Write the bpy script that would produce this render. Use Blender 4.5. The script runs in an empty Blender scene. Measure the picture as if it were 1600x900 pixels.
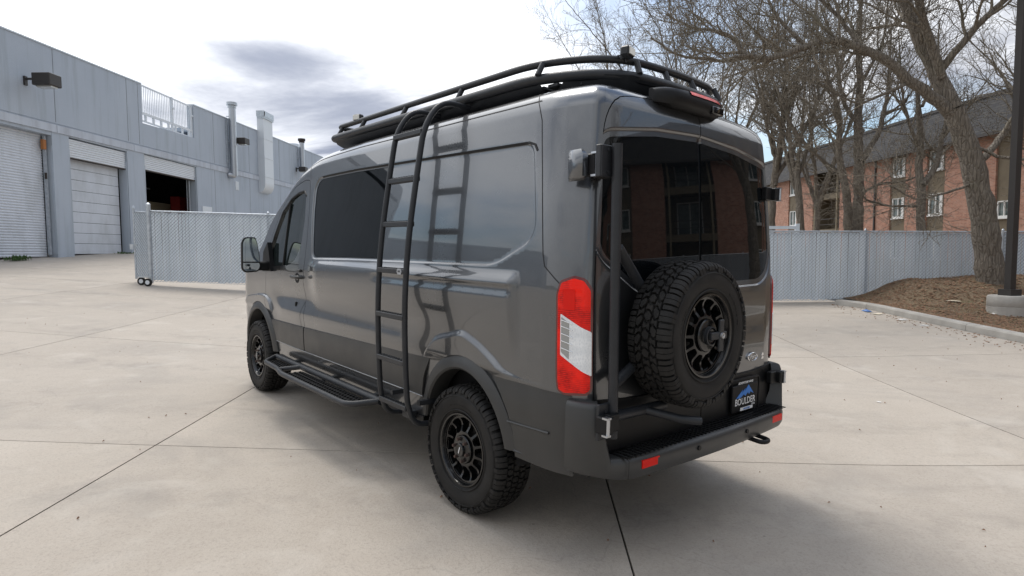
import bpy, math, random
import numpy as np
from mathutils import Vector, Matrix
from mathutils.geometry import delaunay_2d_cdt

random.seed(7)
rng = np.random.default_rng(11)
SC = bpy.context.scene
COL = SC.collection

# ------------------------------------------------------------------ camera
CAM_POS = Vector((-0.35722, -4.12347, 1.58899))
CAM_R = Vector((0.999831, 0.0172614, -0.0063121))
CAM_U = Vector((0.0052139, 0.0629461, 0.9980033))
CAM_F = Vector((-0.0176243, 0.9978676, -0.0628455))
cd = bpy.data.cameras.new('camera')
cam = bpy.data.objects.new('camera', cd)
COL.objects.link(cam)
cam.matrix_world = Matrix(((CAM_R.x, CAM_U.x, -CAM_F.x, CAM_POS.x),
                           (CAM_R.y, CAM_U.y, -CAM_F.y, CAM_POS.y),
                           (CAM_R.z, CAM_U.z, -CAM_F.z, CAM_POS.z), (0, 0, 0, 1)))
cd.sensor_width = 36.0
cd.lens = 930.0 / 1600.0 * 36.0
cd.clip_start = 0.05
cd.clip_end = 6000
SC.camera = cam

# ------------------------------------------------------------------ light
SUN_EL, SUN_AZ = math.radians(60), math.radians(-28)   # azimuth measured from +Y towards +X
W = bpy.data.worlds.new('World')
SC.world = W
W.use_nodes = True


def nodes_of(tree):
    tree.nodes.clear()
    return tree.nodes, tree.links


def build_world():
    N, L = nodes_of(W.node_tree)
    out = N.new('ShaderNodeOutputWorld')
    sky = N.new('ShaderNodeTexSky')
    sky.sky_type = 'NISHITA'
    sky.sun_disc = False
    sky.sun_elevation = SUN_EL
    sky.sun_rotation = SUN_AZ
    sky.air_density = 1.2
    sky.dust_density = 0.6
    bg1 = N.new('ShaderNodeBackground')
    bg1.inputs['Strength'].default_value = 0.13
    L.new(sky.outputs[0], bg1.inputs[0])
    tc = N.new('ShaderNodeTexCoord')
    sep = N.new('ShaderNodeSeparateXYZ')
    L.new(tc.outputs['Generated'], sep.inputs[0])

    def math_(op, a, b=None, c=None):
        n = N.new('ShaderNodeMath')
        n.operation = op
        for i, v in enumerate((a, b, c)):
            if v is None:
                continue
            if isinstance(v, (int, float)):
                n.inputs[i].default_value = v
            else:
                L.new(v, n.inputs[i])
        return n.outputs[0]
    zc = math_('ADD', math_('MAXIMUM', sep.outputs[2], 0.0), 0.13)
    comb = N.new('ShaderNodeCombineXYZ')
    L.new(math_('DIVIDE', sep.outputs[0], zc), comb.inputs[0])
    L.new(math_('DIVIDE', sep.outputs[1], zc), comb.inputs[1])
    comb.inputs[2].default_value = 4.7

    def noise(scale, detail, rough, dist, off):
        m = N.new('ShaderNodeVectorMath')
        m.operation = 'ADD'
        L.new(comb.outputs[0], m.inputs[0])
        m.inputs[1].default_value = off
        t = N.new('ShaderNodeTexNoise')
        L.new(m.outputs[0], t.inputs['Vector'])
        t.inputs['Scale'].default_value = scale
        t.inputs['Detail'].default_value = detail
        t.inputs['Roughness'].default_value = rough
        t.inputs['Distortion'].default_value = dist
        return t.outputs[0]
    cover = noise(0.42, 6, 0.55, 0.3, (3.1, 0.4, 0))
    shade = noise(0.55, 9, 0.6, 0.6, (0.9, 2.2, 1.0))

    def ramp(v, lo, hi):
        n = N.new('ShaderNodeMapRange')
        n.interpolation_type = 'SMOOTHSTEP'
        L.new(v, n.inputs[0])
        n.inputs[1].default_value = lo
        n.inputs[2].default_value = hi
        return n.outputs[0]

    # cloud bank ahead of the camera, left of the middle: dark bases under bright tops
    def blob(azd, eld, ra, re):
        az = math_('ARCTAN2', sep.outputs[0], sep.outputs[1])
        el = math_('ARCSINE', sep.outputs[2])
        a = math_('DIVIDE', math_('SUBTRACT', az, math.radians(azd)), math.radians(ra))
        e = math_('DIVIDE', math_('SUBTRACT', el, math.radians(eld)), math.radians(re))
        d = math_('ADD', math_('MULTIPLY', a, a), math_('MULTIPLY', e, e))
        return math_('POWER', 2.718, math_('MULTIPLY', d, -1.0))
    # clouds are brightest around the hidden sun and duller away from it
    sdv = (math.sin(SUN_AZ) * math.cos(SUN_EL), math.cos(SUN_AZ) * math.cos(SUN_EL), math.sin(SUN_EL))
    dt_ = N.new('ShaderNodeVectorMath')
    dt_.operation = 'DOT_PRODUCT'
    L.new(tc.outputs['Generated'], dt_.inputs[0])
    dt_.inputs[1].default_value = sdv
    glow = ramp(dt_.outputs['Value'], -0.15, 0.90)
    bank = math_('ADD', math_('MULTIPLY', blob(-24, 16.9, 8.5, 1.8), 1.0), math_('MULTIPLY', blob(-24, 12.0, 17, 3.6), 1.05))
    bank = math_('ADD', bank, math_('MULTIPLY', blob(-9, 14.0, 11, 4.0), 0.62))
    dark = math_('ADD', math_('MULTIPLY', math_('MULTIPLY', ramp(shade, 0.50, 0.68), 0.38), math_('SUBTRACT', 1.0, ramp(glow, 0.80, 1.0))),
                 math_('MULTIPLY', ramp(math_('ADD', bank, math_('MULTIPLY', math_('SUBTRACT', shade, 0.5), 3.0)), 0.12, 1.15), 0.95))
    dark = math_('MINIMUM', dark, 1.0)
    mix = N.new('ShaderNodeMix')
    mix.data_type = 'RGBA'
    L.new(dark, mix.inputs[0])
    mix.inputs[6].default_value = (1.26, 1.28, 1.32, 1)
    mix.inputs[7].default_value = (0.30, 0.335, 0.43, 1)
    bg2 = N.new('ShaderNodeBackground')
    L.new(mix.outputs[2], bg2.inputs[0])
    L.new(math_('ADD', math_('MULTIPLY', glow, 0.80), 0.40), bg2.inputs['Strength'])
    ms = N.new('ShaderNodeMixShader')
    L.new(ramp(math_('ADD', cover, math_('MULTIPLY', bank, 0.5)), 0.36, 0.52), ms.inputs[0])
    L.new(bg1.outputs[0], ms.inputs[1])
    L.new(bg2.outputs[0], ms.inputs[2])
    L.new(ms.outputs[0], out.inputs[0])


build_world()
sd = bpy.data.lights.new('sun', 'SUN')
sd.energy = 1.9
sd.angle = math.radians(24)
sd.color = (1.0, 0.95, 0.88)
sun = bpy.data.objects.new('sun', sd)
COL.objects.link(sun)
sdir = Vector((math.sin(SUN_AZ) * math.cos(SUN_EL), math.cos(SUN_AZ) * math.cos(SUN_EL), math.sin(SUN_EL)))
sun.rotation_euler = sdir.to_track_quat('Z', 'Y').to_euler()
sun.location = (0, 0, 30)
SC.view_settings.view_transform = 'Standard'
SC.view_settings.look = 'None'
SC.view_settings.exposure = 0.20
SC.view_settings.gamma = 1.0
SC.render.engine = 'CYCLES'


# ------------------------------------------------------------------ tagging
def tag(o, label=None, cat=None, group=None, kind=None):
    if label:
        o['label'] = label
    if cat:
        o['category'] = cat
    if group:
        o['group'] = group
    if kind:
        o['kind'] = kind
    return o


def empty(name, loc=(0, 0, 0), rz=0.0, parent=None):
    o = bpy.data.objects.new(name, None)
    o.empty_display_size = 0.2
    COL.objects.link(o)
    o.location = loc
    o.rotation_euler = (0, 0, rz)
    if parent:
        o.parent = parent
    return o


def inst(name, src, parent=None, mat4=None):
    o = bpy.data.objects.new(name, src.data if hasattr(src, 'data') else src)
    COL.objects.link(o)
    if parent:
        o.parent = parent
    if mat4 is not None:
        o.matrix_basis = mat4
    return o


def copy_tree(o, parent=None):
    c = o.copy()
    COL.objects.link(c)
    if parent:
        c.parent = parent
    for ch in list(o.children):
        copy_tree(ch, c)
    return c


# ------------------------------------------------------------------ materials
class NT:
    def __init__(self, name):
        self.m = bpy.data.materials.new(name)
        self.m.use_nodes = True
        self.N, self.L = nodes_of(self.m.node_tree)
        self.out = self.N.new('ShaderNodeOutputMaterial')
        self.p = self.N.new('ShaderNodeBsdfPrincipled')
        self.L.new(self.p.outputs[0], self.out.inputs[0])

    def set(self, **k):
        for a, v in k.items():
            self.p.inputs[a.replace('_', ' ')].default_value = v
        return self

    def coord(self, kind='Object', scale=(1, 1, 1), rot=(0, 0, 0), loc=(0, 0, 0)):
        t = self.N.new('ShaderNodeTexCoord')
        m = self.N.new('ShaderNodeMapping')
        m.inputs['Scale'].default_value = scale
        m.inputs['Rotation'].default_value = rot
        m.inputs['Location'].default_value = loc
        self.L.new(t.outputs[kind], m.inputs[0])
        return m.outputs[0]

    def pos(self, scale=(1, 1, 1)):
        t = self.N.new('ShaderNodeNewGeometry')
        m = self.N.new('ShaderNodeMapping')
        m.inputs['Scale'].default_value = scale
        self.L.new(t.outputs['Position'], m.inputs[0])
        return m.outputs[0]

    def noise(self, vec, scale=5, detail=4, rough=0.55, dist=0.0):
        n = self.N.new('ShaderNodeTexNoise')
        self.L.new(vec, n.inputs['Vector'])
        n.inputs['Scale'].default_value = scale
        n.inputs['Detail'].default_value = detail
        n.inputs['Roughness'].default_value = rough
        n.inputs['Distortion'].default_value = dist
        return n.outputs[0]

    def vor(self, vec, scale=5, feature='F1'):
        n = self.N.new('ShaderNodeTexVoronoi')
        n.feature = feature
        self.L.new(vec, n.inputs['Vector'])
        n.inputs['Scale'].default_value = scale
        return n

    def ramp(self, v, stops):
        n = self.N.new('ShaderNodeValToRGB')
        e = n.color_ramp.elements
        while len(e) < len(stops):
            e.new(0.5)
        for i, (p, c) in enumerate(stops):
            e[i].position = p
            e[i].color = (c, c, c, 1) if isinstance(c, (int, float)) else (*c, 1)
        self.L.new(v, n.inputs[0])
        return n.outputs[0]

    def mr(self, v, a, b, c=0.0, d=1.0):
        n = self.N.new('ShaderNodeMapRange')
        self.L.new(v, n.inputs[0])
        for i, x in enumerate((a, b, c, d)):
            n.inputs[i + 1].default_value = x
        return n.outputs[0]

    def math(self, op, a, b=None):
        n = self.N.new('ShaderNodeMath')
        n.operation = op
        for i, v in enumerate((a, b)):
            if v is None:
                continue
            if isinstance(v, (int, float)):
                n.inputs[i].default_value = v
            else:
                self.L.new(v, n.inputs[i])
        return n.outputs[0]

    def mix(self, f, a, b, mode='MIX'):
        n = self.N.new('ShaderNodeMix')
        n.data_type = 'RGBA'
        n.blend_type = mode
        for i, v in ((0, f), (6, a), (7, b)):
            if hasattr(v, 'is_linked'):
                self.L.new(v, n.inputs[i])
            elif i == 0:
                n.inputs[0].default_value = v
            else:
                n.inputs[i].default_value = (*v, 1) if len(v) == 3 else v
        return n.outputs[2]

    def color(self, c):
        self.L.new(c, self.p.inputs['Base Color'])
        return self

    def rough(self, v):
        self.L.new(v, self.p.inputs['Roughness'])
        return self

    def bump(self, h, strength=0.3, dist=0.01):
        b = self.N.new('ShaderNodeBump')
        b.inputs['Strength'].default_value = strength
        b.inputs['Distance'].default_value = dist
        self.L.new(h, b.inputs['Height'])
        self.L.new(b.outputs[0], self.p.inputs['Normal'])
        return self

    def rnd(self):
        n = self.N.new('ShaderNodeObjectInfo')
        return n.outputs['Random']


def simple(name, col, rough=0.5, metal=0.0, coat=0.0, bump=None, spec=0.5, coatr=0.03):
    t = NT(name)
    t.set(Base_Color=(*col, 1), Roughness=rough, Metallic=metal, Coat_Weight=coat, Coat_Roughness=coatr,
          Specular_IOR_Level=spec)
    if bump:
        v = t.coord('Object')
        t.bump(t.noise(v, bump[0], 3, 0.6), bump[1], bump[2])
    return t.m


M = {}


def make_materials():
    # car paint: dark grey metallic under clear coat
    t = NT('grey_metallic_paint')
    v = t.coord('Object')
    fl = t.noise(v, 900, 1, 0.5)
    t.color(t.mix(t.mr(fl, 0.3, 0.7), (0.082, 0.087, 0.094), (0.120, 0.126, 0.134)))
    t.set(Metallic=0.85, Coat_Weight=1.0, Coat_Roughness=0.015, Coat_IOR=1.62)
    dust = t.noise(v, 2.2, 5, 0.6)
    t.rough(t.mr(dust, 0.3, 0.75, 0.26, 0.33))
    M['paint'] = t.m
    M['seam'] = simple('black_gap', (0.006, 0.006, 0.007), 0.7)
    t = NT('grained_grey_plastic')
    v = t.coord('Object')
    t.color(t.mix(t.mr(t.noise(v, 3, 5), 0.3, 0.7), (0.030, 0.031, 0.031), (0.042, 0.042, 0.041)))
    t.set(Specular_IOR_Level=0.5)
    t.rough(t.mr(t.noise(v, 5, 4), 0.3, 0.7, 0.32, 0.42))
    t.bump(t.noise(v, 600, 2), 0.08, 0.002)
    M['clad'] = t.m
    t = NT('black_plastic')
    v = t.coord('Object')
    t.color(t.mix(t.mr(t.noise(v, 4, 4), 0.3, 0.7), (0.006, 0.0065, 0.007), (0.011, 0.011, 0.012)))
    t.set(Roughness=0.45, Specular_IOR_Level=0.25)
    t.bump(t.noise(v, 500, 2), 0.1, 0.002)
    M['black'] = t.m
    t = NT('powder_coated_steel')
    v = t.coord('Object')
    t.color(t.mix(t.mr(t.noise(v, 14, 4), 0.3, 0.7), (0.015, 0.017, 0.020), (0.024, 0.026, 0.030)))
    t.set(Roughness=0.40, Specular_IOR_Level=0.4)
    t.bump(t.noise(v, 900, 2), 0.25, 0.002)
    M['powder'] = t.m
    M['gloss_black'] = simple('gloss_black', (0.006, 0.006, 0.007), 0.12, 0.0, 1.0)
    t = NT('privacy_glass')
    t.set(Base_Color=(0.004, 0.005, 0.006, 1), Roughness=0.02, Specular_IOR_Level=0.32, IOR=1.50)
    M['glass'] = t.m
    t = NT('door_glass')
    t.set(Base_Color=(0.012, 0.018, 0.018, 1), Roughness=0.02, Specular_IOR_Level=0.9, IOR=1.55)
    M['glass2'] = t.m
    M['mirror'] = simple('mirror_glass', (0.62, 0.70, 0.76), 0.02, 1.0)
    M['chrome'] = simple('chrome', (0.75, 0.76, 0.78), 0.12, 1.0)
    M['bright'] = simple('satin_metal', (0.50, 0.52, 0.55), 0.35, 1.0)
    # tyres
    t = NT('tyre_rubber')
    v = t.coord('Object')
    d = t.noise(v, 9, 5, 0.65)
    t.color(t.mix(t.mr(d, 0.35, 0.75), (0.008, 0.008, 0.008), (0.028, 0.026, 0.024)))
    t.set(Specular_IOR_Level=0.3)
    t.rough(t.mr(d, 0.3, 0.7, 0.55, 0.75))
    t.bump(t.noise(v, 160, 3), 0.25, 0.002)
    M['rubber'] = t.m
    t = NT('gloss_black_alloy')
    v = t.coord('Object')
    t.color(t.mix(t.mr(t.noise(v, 6, 4), 0.4, 0.7), (0.004, 0.0045, 0.005), (0.009, 0.009, 0.009)))
    t.set(Roughness=0.25, Coat_Weight=0.45, Coat_Roughness=0.08, Specular_IOR_Level=0.35)
    M['rim'] = t.m
    M['nut'] = simple('rusty_lug_nut', (0.12, 0.085, 0.075), 0.5, 0.6)
    # lamps
    t = NT('red_lamp_lens')
    v = t.coord('Object', (1, 1, 1))
    br = t.N.new('ShaderNodeTexBrick')
    t.L.new(v, br.inputs['Vector'])
    br.inputs['Scale'].default_value = 1
    w = t.N.new('ShaderNodeTexWave')
    w.bands_direction = 'Z'
    t.L.new(v, w.inputs[0])
    w.inputs['Scale'].default_value = 34
    w.inputs['Distortion'].default_value = 0.3
    n1 = t.vor(v, 60)
    f = t.math('MULTIPLY', t.mr(w.outputs[1], 0.2, 0.9), t.mr(n1.outputs[0], 0.1, 0.7))
    big = t.mr(t.noise(v, 9, 2), 0.42, 0.6)
    col = t.mix(f, (0.45, 0.003, 0.001), (0.86, 0.010, 0.003))
    col = t.mix(big, col, (0.92, 0.014, 0.004))
    t.color(col)
    t.set(Roughness=0.35, Coat_Weight=0.35, Coat_Roughness=0.03, Specular_IOR_Level=0.15)
    t.bump(f, 0.35, 0.003)
    M['red'] = t.m
    M['red_dark'] = simple('dark_red_rim', (0.11, 0.004, 0.004), 0.2, 0, 1.0)
    t = NT('clear_lamp_lens')
    v = t.coord('Object')
    w = t.N.new('ShaderNodeTexWave')
    w.bands_direction = 'Z'
    t.L.new(v, w.inputs[0])
    w.inputs['Scale'].default_value = 4
    w.inputs['Distortion'].default_value = 0.6
    vv = t.vor(t.coord('Object', (1, 1, .6)), 130)
    f = t.math('MULTIPLY', t.mr(w.outputs[1], 0.0, 0.9, .55, 1.0), t.mr(vv.outputs[0], 0.0, 0.65))
    t.color(t.mix(f, (0.62, 0.67, 0.72), (0.82, 0.86, 0.90)))
    t.set(Roughness=0.12, Metallic=0.35, Coat_Weight=1.0, Coat_Roughness=0.02)
    t.bump(f, 0.12, 0.004)
    M['clear_dark'] = simple('lamp_chamber', (0.30, 0.31, 0.31), 0.15, 0.3, 1.0)
    M['clear'] = t.m
    M['reflector'] = simple('red_reflector', (0.70, 0.010, 0.004), 0.4, 0, 0.15, (300, 0.4, 0.002), 0.15)
    M['plate'] = simple('plate_black', (0.008, 0.008, 0.009), 0.55, 0, 0, None, 0.2)
    M['white'] = simple('white_print', (0.80, 0.80, 0.80), 0.5)
    M['blue'] = simple('blue_print', (0.02, 0.17, 0.55), 0.5)
    M['lamp_glass'] = simple('work_light_lens', (0.55, 0.54, 0.50), 0.2, 0.4, 0.6)
    # ---- site
    t = NT('old_concrete')
    v = t.pos()
    r_ = t.rnd()
    n1 = t.noise(v, 0.55, 6, 0.6)
    n2 = t.noise(v, 6.0, 6, 0.7)
    n3 = t.noise(v, 55, 4, 0.7)
    st = t.noise(t.pos((0.35, 1.6, 1)), 1.6, 6, 0.62, 0.4)
    base = t.mix(t.mr(n1, 0.3, 0.7), (0.400, 0.350, 0.292), (0.490, 0.434, 0.366))
    base = t.mix(t.mr(r_, 0, 1, 0.0, 0.65), base, (0.375, 0.330, 0.280))
    base = t.mix(t.mr(n2, 0.35, 0.75, 0.0, 0.45), base, (0.51, 0.465, 0.405))
    base = t.mix(t.mr(st, 0.58, 0.78, 0.0, 0.42), base, (0.255, 0.225, 0.195))
    n4 = t.noise(v, 150, 3, 0.8)
    base = t.mix(t.mr(n4, 0.50, 0.72, 0.0, 0.45), base, (0.24, 0.21, 0.18))
    base = t.mix(t.mr(n3, 0.50, 0.72, 0.0, 0.50), base, (0.25, 0.22, 0.19))
    vs = t.vor(v, 3.1)
    spot = t.math('LESS_THAN', vs.outputs[0], 0.028)
    base = t.mix(t.math('MULTIPLY', spot, 0.5), base, (0.16, 0.15, 0.14))
    # big damp-looking patches, tyre scrubs and hairline cracks
    pt = t.noise(v, 0.85, 7, 0.68, 0.8)
    base = t.mix(t.mr(pt, 0.50, 0.70, 0.0, 0.50), base, (0.29, 0.265, 0.235))
    pl_ = t.noise(t.pos((0.9, 0.9, 1)), 1.9, 6, 0.6, 0.5)
    base = t.mix(t.mr(pl_, 0.56, 0.74, 0.0, 0.40), base, (0.56, 0.52, 0.46))
    warp = t.N.new('ShaderNodeVectorMath')
    warp.operation = 'ADD'
    nz = t.N.new('ShaderNodeTexNoise')
    nz.inputs['Scale'].default_value = 1.3
    nz.inputs['Detail'].default_value = 6
    t.L.new(v, nz.inputs['Vector'])
    t.L.new(v, warp.inputs[0])
    t.L.new(nz.outputs[1], warp.inputs[1])
    ck = t.vor(warp.outputs[0], 0.42, 'DISTANCE_TO_EDGE')
    line = t.mr(ck.outputs[0], 0.0, 0.0035, 1.0, 0.0)
    msk = t.mr(t.noise(v, 0.33, 3), 0.50, 0.56)
    base = t.mix(t.math('MULTIPLY', t.math('MULTIPLY', line, msk), 0.16), base, (0.10, 0.09, 0.08))
    wv = t.N.new('ShaderNodeTexWave')
    wv.wave_type = 'RINGS'
    mp_ = t.N.new('ShaderNodeMapping')
    mp_.inputs['Location'].default_value = (9.5, -16, 0)
    t.L.new(v, mp_.inputs[0])
    t.L.new(mp_.outputs[0], wv.inputs[0])
    wv.inputs['Scale'].default_value = 0.16
    wv.inputs['Distortion'].default_value = 1.2
    tm_ = t.math('MULTIPLY', t.mr(wv.outputs[1], 0.90, 0.985), t.mr(t.noise(t.pos((2, 2, 1)), 2.2, 5, 0.7), 0.45, 0.65))
    base = t.mix(t.math('MULTIPLY', tm_, 0.22), base, (0.17, 0.155, 0.14))
    t.color(base)
    t.rough(t.mr(n2, 0.3, 0.7, 0.78, 0.92))
    h = t.math('ADD', t.math('MULTIPLY', n3, 0.6), t.math('MULTIPLY', n2, 0.5))
    t.bump(h, 0.6, 0.010)
    M['concrete'] = t.m
    t = NT('joint_filler')
    t.set(Base_Color=(0.055, 0.050, 0.046, 1), Roughness=0.95)
    M['joint'] = t.m
    t = NT('kerb_concrete')
    v = t.pos()
    t.color(t.mix(t.mr(t.noise(v, 3, 6, 0.65), 0.3, 0.7), (0.33, 0.31, 0.28), (0.46, 0.44, 0.40)))
    t.set(Roughness=0.9)
    t.bump(t.noise(v, 40, 5, 0.7), 0.5, 0.01)
    M['kerb'] = t.m
    t = NT('painted_stucco')
    v = t.pos()
    n = t.noise(v, 0.5, 5, 0.6)
    st = t.noise(t.pos((1.4, 1.4, 0.10)), 2.0, 6, 0.65)
    c = t.mix(t.mr(n, 0.3, 0.7), (0.420, 0.475, 0.545), (0.465, 0.520, 0.590))
    c = t.mix(t.mr(st, 0.50, 0.74, 0, 0.8), c, (0.33, 0.375, 0.41))
    t.color(c)
    t.set(Roughness=0.85)
    t.bump(t.noise(v, 30, 5, 0.7), 0.5, 0.012)
    M['stucco'] = t.m
    t = NT('painted_band')
    v = t.pos()
    c = t.mix(t.mr(t.noise(t.pos((1.2, 1.2, 0.2)), 2.5, 5), 0.4, 0.75), (0.54, 0.59, 0.66), (0.42, 0.45, 0.50))
    t.color(c)
    t.set(Roughness=0.8)
    M['band'] = t.m
    t = NT('door_sheet_metal')
    v = t.pos()
    c = t.mix(t.mr(t.noise(t.pos((1, 1, 0.4)), 1.5, 6, 0.65), 0.45, 0.8), (0.62, 0.66, 0.72), (0.46, 0.49, 0.52))
    t.color(c)
    t.set(Roughness=0.5, Metallic=0.1)
    M['doorm'] = t.m
    t = NT('galvanised_steel')
    v = t.coord('Object')
    c = t.mix(t.mr(t.noise(v, 12, 4), 0.3, 0.7), (0.42, 0.46, 0.50), (0.60, 0.64, 0.68))
    t.color(c)
    t.set(Roughness=0.42, Metallic=0.6)
    M['galv'] = t.m
    M['wire'] = simple('fence_wire', (0.25, 0.29, 0.34), 0.5, 0.2)
    t = NT('fence_slat_plastic')
    v = t.pos()
    n = t.noise(t.pos((3.5, 3.5, 0.25)), 1.2, 5, 0.6)
    c = t.mix(t.mr(n, 0.3, 0.7), (0.50, 0.56, 0.62), (0.66, 0.72, 0.78))
    c = t.mix(t.mr(t.noise(v, 1.2, 4), 0.5, 0.8, 0, 0.4), c, (0.46, 0.49, 0.51))
    t.color(c)
    t.set(Roughness=0.5)
    tl = t.N.new('ShaderNodeBsdfTranslucent')
    t.L.new(c, tl.inputs[0])
    mxs = t.N.new('ShaderNodeMixShader')
    mxs.inputs[0].default_value = 0.30
    t.L.new(t.p.outputs[0], mxs.inputs[1])
    t.L.new(tl.outputs[0], mxs.inputs[2])
    t.L.new(mxs.outputs[0], t.out.inputs[0])
    M['slat'] = t.m
    M['whitemetal'] = simple('white_painted_metal', (0.68, 0.72, 0.76), 0.45, 0.1, 0, (20, 0.1, 0.01))
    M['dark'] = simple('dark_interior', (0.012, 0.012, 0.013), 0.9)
    M['bronze'] = simple('bronze_housing', (0.050, 0.045, 0.042), 0.5, 0.3, 0, (30, 0.2, 0.01))
    M['soot'] = simple('sooty_metal', (0.05, 0.04, 0.035), 0.7, 0.3)
    M['tan'] = simple('tan_board', (0.26, 0.22, 0.15), 0.8, 0, 0, (5, 0.3, 0.01))
    M['redbox'] = simple('red_enamel', (0.30, 0.03, 0.03), 0.45)
    M['rust'] = simple('rusty_orange', (0.42, 0.17, 0.06), 0.8)
    # brick
    t = NT('red_brick_wall')
    v = t.N.new('ShaderNodeTexCoord').outputs['UV']
    br = t.N.new('ShaderNodeTexBrick')
    t.L.new(v, br.inputs['Vector'])
    br.inputs['Scale'].default_value = 1
    br.inputs['Brick Width'].default_value = 0.21
    br.inputs['Row Height'].default_value = 0.075
    br.inputs['Mortar Size'].default_value = 0.007
    br.inputs['Color1'].default_value = (0.46, 0.225, 0.150, 1)
    br.inputs['Color2'].default_value = (0.29, 0.130, 0.085, 1)
    br.inputs['Mortar'].default_value = (0.40, 0.33, 0.28, 1)
    n = t.noise(v, 2.6, 8, 0.75)
    c = t.mix(t.mr(n, 0.48, 0.60, 0, 0.75), br.outputs[0], (0.48, 0.30, 0.23))
    t.color(c)
    t.set(Roughness=0.9)
    t.bump(br.outputs['Fac'], 0.4, -0.01)
    M['brick'] = t.m
    t = NT('tan_stucco_panel')
    v = t.pos()
    t.color(t.mix(t.mr(t.noise(v, 1.5, 5), 0.3, 0.7), (0.155, 0.125, 0.085), (0.20, 0.165, 0.115)))
    t.set(Roughness=0.9)
    M['panel'] = t.m
    t = NT('shingle_roof')
    v = t.N.new('ShaderNodeTexCoord').outputs['UV']
    br = t.N.new('ShaderNodeTexBrick')
    t.L.new(v, br.inputs['Vector'])
    br.inputs['Scale'].default_value = 1
    br.inputs['Brick Width'].default_value = 0.3
    br.inputs['Row Height'].default_value = 0.14
    br.inputs['Mortar Size'].default_value = 0.012
    br.inputs['Color1'].default_value = (0.055, 0.055, 0.060, 1)
    br.inputs['Color2'].default_value = (0.085, 0.083, 0.082, 1)
    br.inputs['Mortar'].default_value = (0.03, 0.03, 0.03, 1)
    t.color(br.outputs[0])
    t.set(Roughness=0.9)
    M['shingle'] = t.m
    M['wframe'] = simple('white_window_frame', (0.72, 0.72, 0.70), 0.5)
    t = NT('house_glass')
    t.color(t.mix(t.mr(t.noise(t.pos((1, 1, 3)), 1.5, 3), 0.3, 0.7), (0.03, 0.05, 0.05), (0.16, 0.20, 0.20)))
    t.set(Roughness=0.08)
    M['hglass'] = t.m
    # bark
    for nm, a, b in (('bark', (0.12, 0.10, 0.080), (0.29, 0.255, 0.21)), ('twig', (0.17, 0.145, 0.115), (0.34, 0.30, 0.24))):
        t = NT(nm + '_surface')
        v = t.coord('Object', (1, 1, 0.25))
        n = t.noise(v, 16, 6, 0.7, 0.6)
        w = t.vor(v, 14, 'DISTANCE_TO_EDGE')
        c = t.mix(t.mr(n, 0.3, 0.7), a, b)
        c = t.mix(t.mr(t.noise(t.coord('Object'), 1.1, 4), 0.55, 0.75, 0, 0.35), c, (0.11, 0.12, 0.06))
        t.color(c)
        t.set(Roughness=0.95)
        t.bump(t.math('ADD', n, t.mr(w.outputs[0], 0, 0.15)), 0.9, 0.03)
        M[nm] = t.m
    t = NT('mulch_and_dry_grass')
    v = t.pos()
    n = t.noise(v, 1.6, 6, 0.65)
    n2 = t.noise(v, 24, 5, 0.75)
    c = t.mix(t.mr(n, 0.35, 0.62), (0.105, 0.066, 0.042), (0.200, 0.150, 0.085))
    c = t.mix(t.mr(n2, 0.35, 0.7), c, (0.30, 0.215, 0.14))
    c = t.mix(t.mr(t.noise(v, 40, 4, 0.8), 0.5, 0.72, 0, 0.7), c, (0.06, 0.043, 0.032))
    c = t.mix(t.mr(t.noise(v, 0.9, 4), 0.6, 0.7, 0, 0.45), c, (0.10, 0.13, 0.045))
    t.color(c)
    t.set(Roughness=1.0)
    t.bump(n2, 1.0, 0.05)
    M['mulch'] = t.m
    t = NT('straw_blades')
    t.color(t.mix(t.rnd(), (0.33, 0.27, 0.15), (0.22, 0.20, 0.09)))
    t.set(Roughness=0.9)
    M['straw'] = t.m
    M['chip'] = simple('bark_chips', (0.24, 0.14, 0.085), 0.95, 0, 0, (30, 0.5, 0.01))
    t = NT('far_land')
    v = t.pos()
    t.color(t.mix(t.mr(t.noise(v, 0.02, 8, 0.6), 0.35, 0.65), (0.075, 0.080, 0.070), (0.125, 0.118, 0.095)))
    t.set(Roughness=1.0)
    M['hill'] = t.m
    t = NT('far_ground')
    v = t.pos()
    t.color(t.mix(t.mr(t.noise(v, 0.3, 6), 0.3, 0.7), (0.30, 0.28, 0.25), (0.38, 0.355, 0.32)))
    t.set(Roughness=0.95)
    M['farground'] = t.m
    M['weed'] = simple('weed_green', (0.06, 0.12, 0.03), 0.8)
    M['paper'] = simple('cream_paper', (0.70, 0.62, 0.48), 0.8, 0, 0, (8, 0.5, 0.02))
    M['whitepaper'] = simple('white_paper', (0.78, 0.77, 0.74), 0.8, 0, 0, (8, 0.5, 0.02))
    M['bluebag'] = simple('blue_plastic', (0.10, 0.20, 0.45), 0.35, 0, 0, (12, 0.6, 0.02))
    M['carbody'] = simple('silver_car_paint', (0.5, 0.5, 0.52), 0.3, 0.6, 1.0)


make_materials()


# ------------------------------------------------------------------ mesh helpers
def new_mesh_obj(name, verts, faces, mat, parent=None, smooth=None, mats=None, fmat=None):
    me = bpy.data.meshes.new(name)
    me.from_pydata([tuple(map(float, v)) for v in verts], [], faces)
    if mats:
        for m in mats:
            me.materials.append(m)
        me.polygons.foreach_set('material_index', fmat)
    elif mat:
        me.materials.append(mat)
    if smooth is not None:
        me.shade_smooth()
        if smooth < 179:
            me.set_sharp_from_angle(angle=math.radians(smooth))
    me.update()
    o = bpy.data.objects.new(name, me)
    COL.objects.link(o)
    if parent:
        o.parent = parent
    return o


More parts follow.
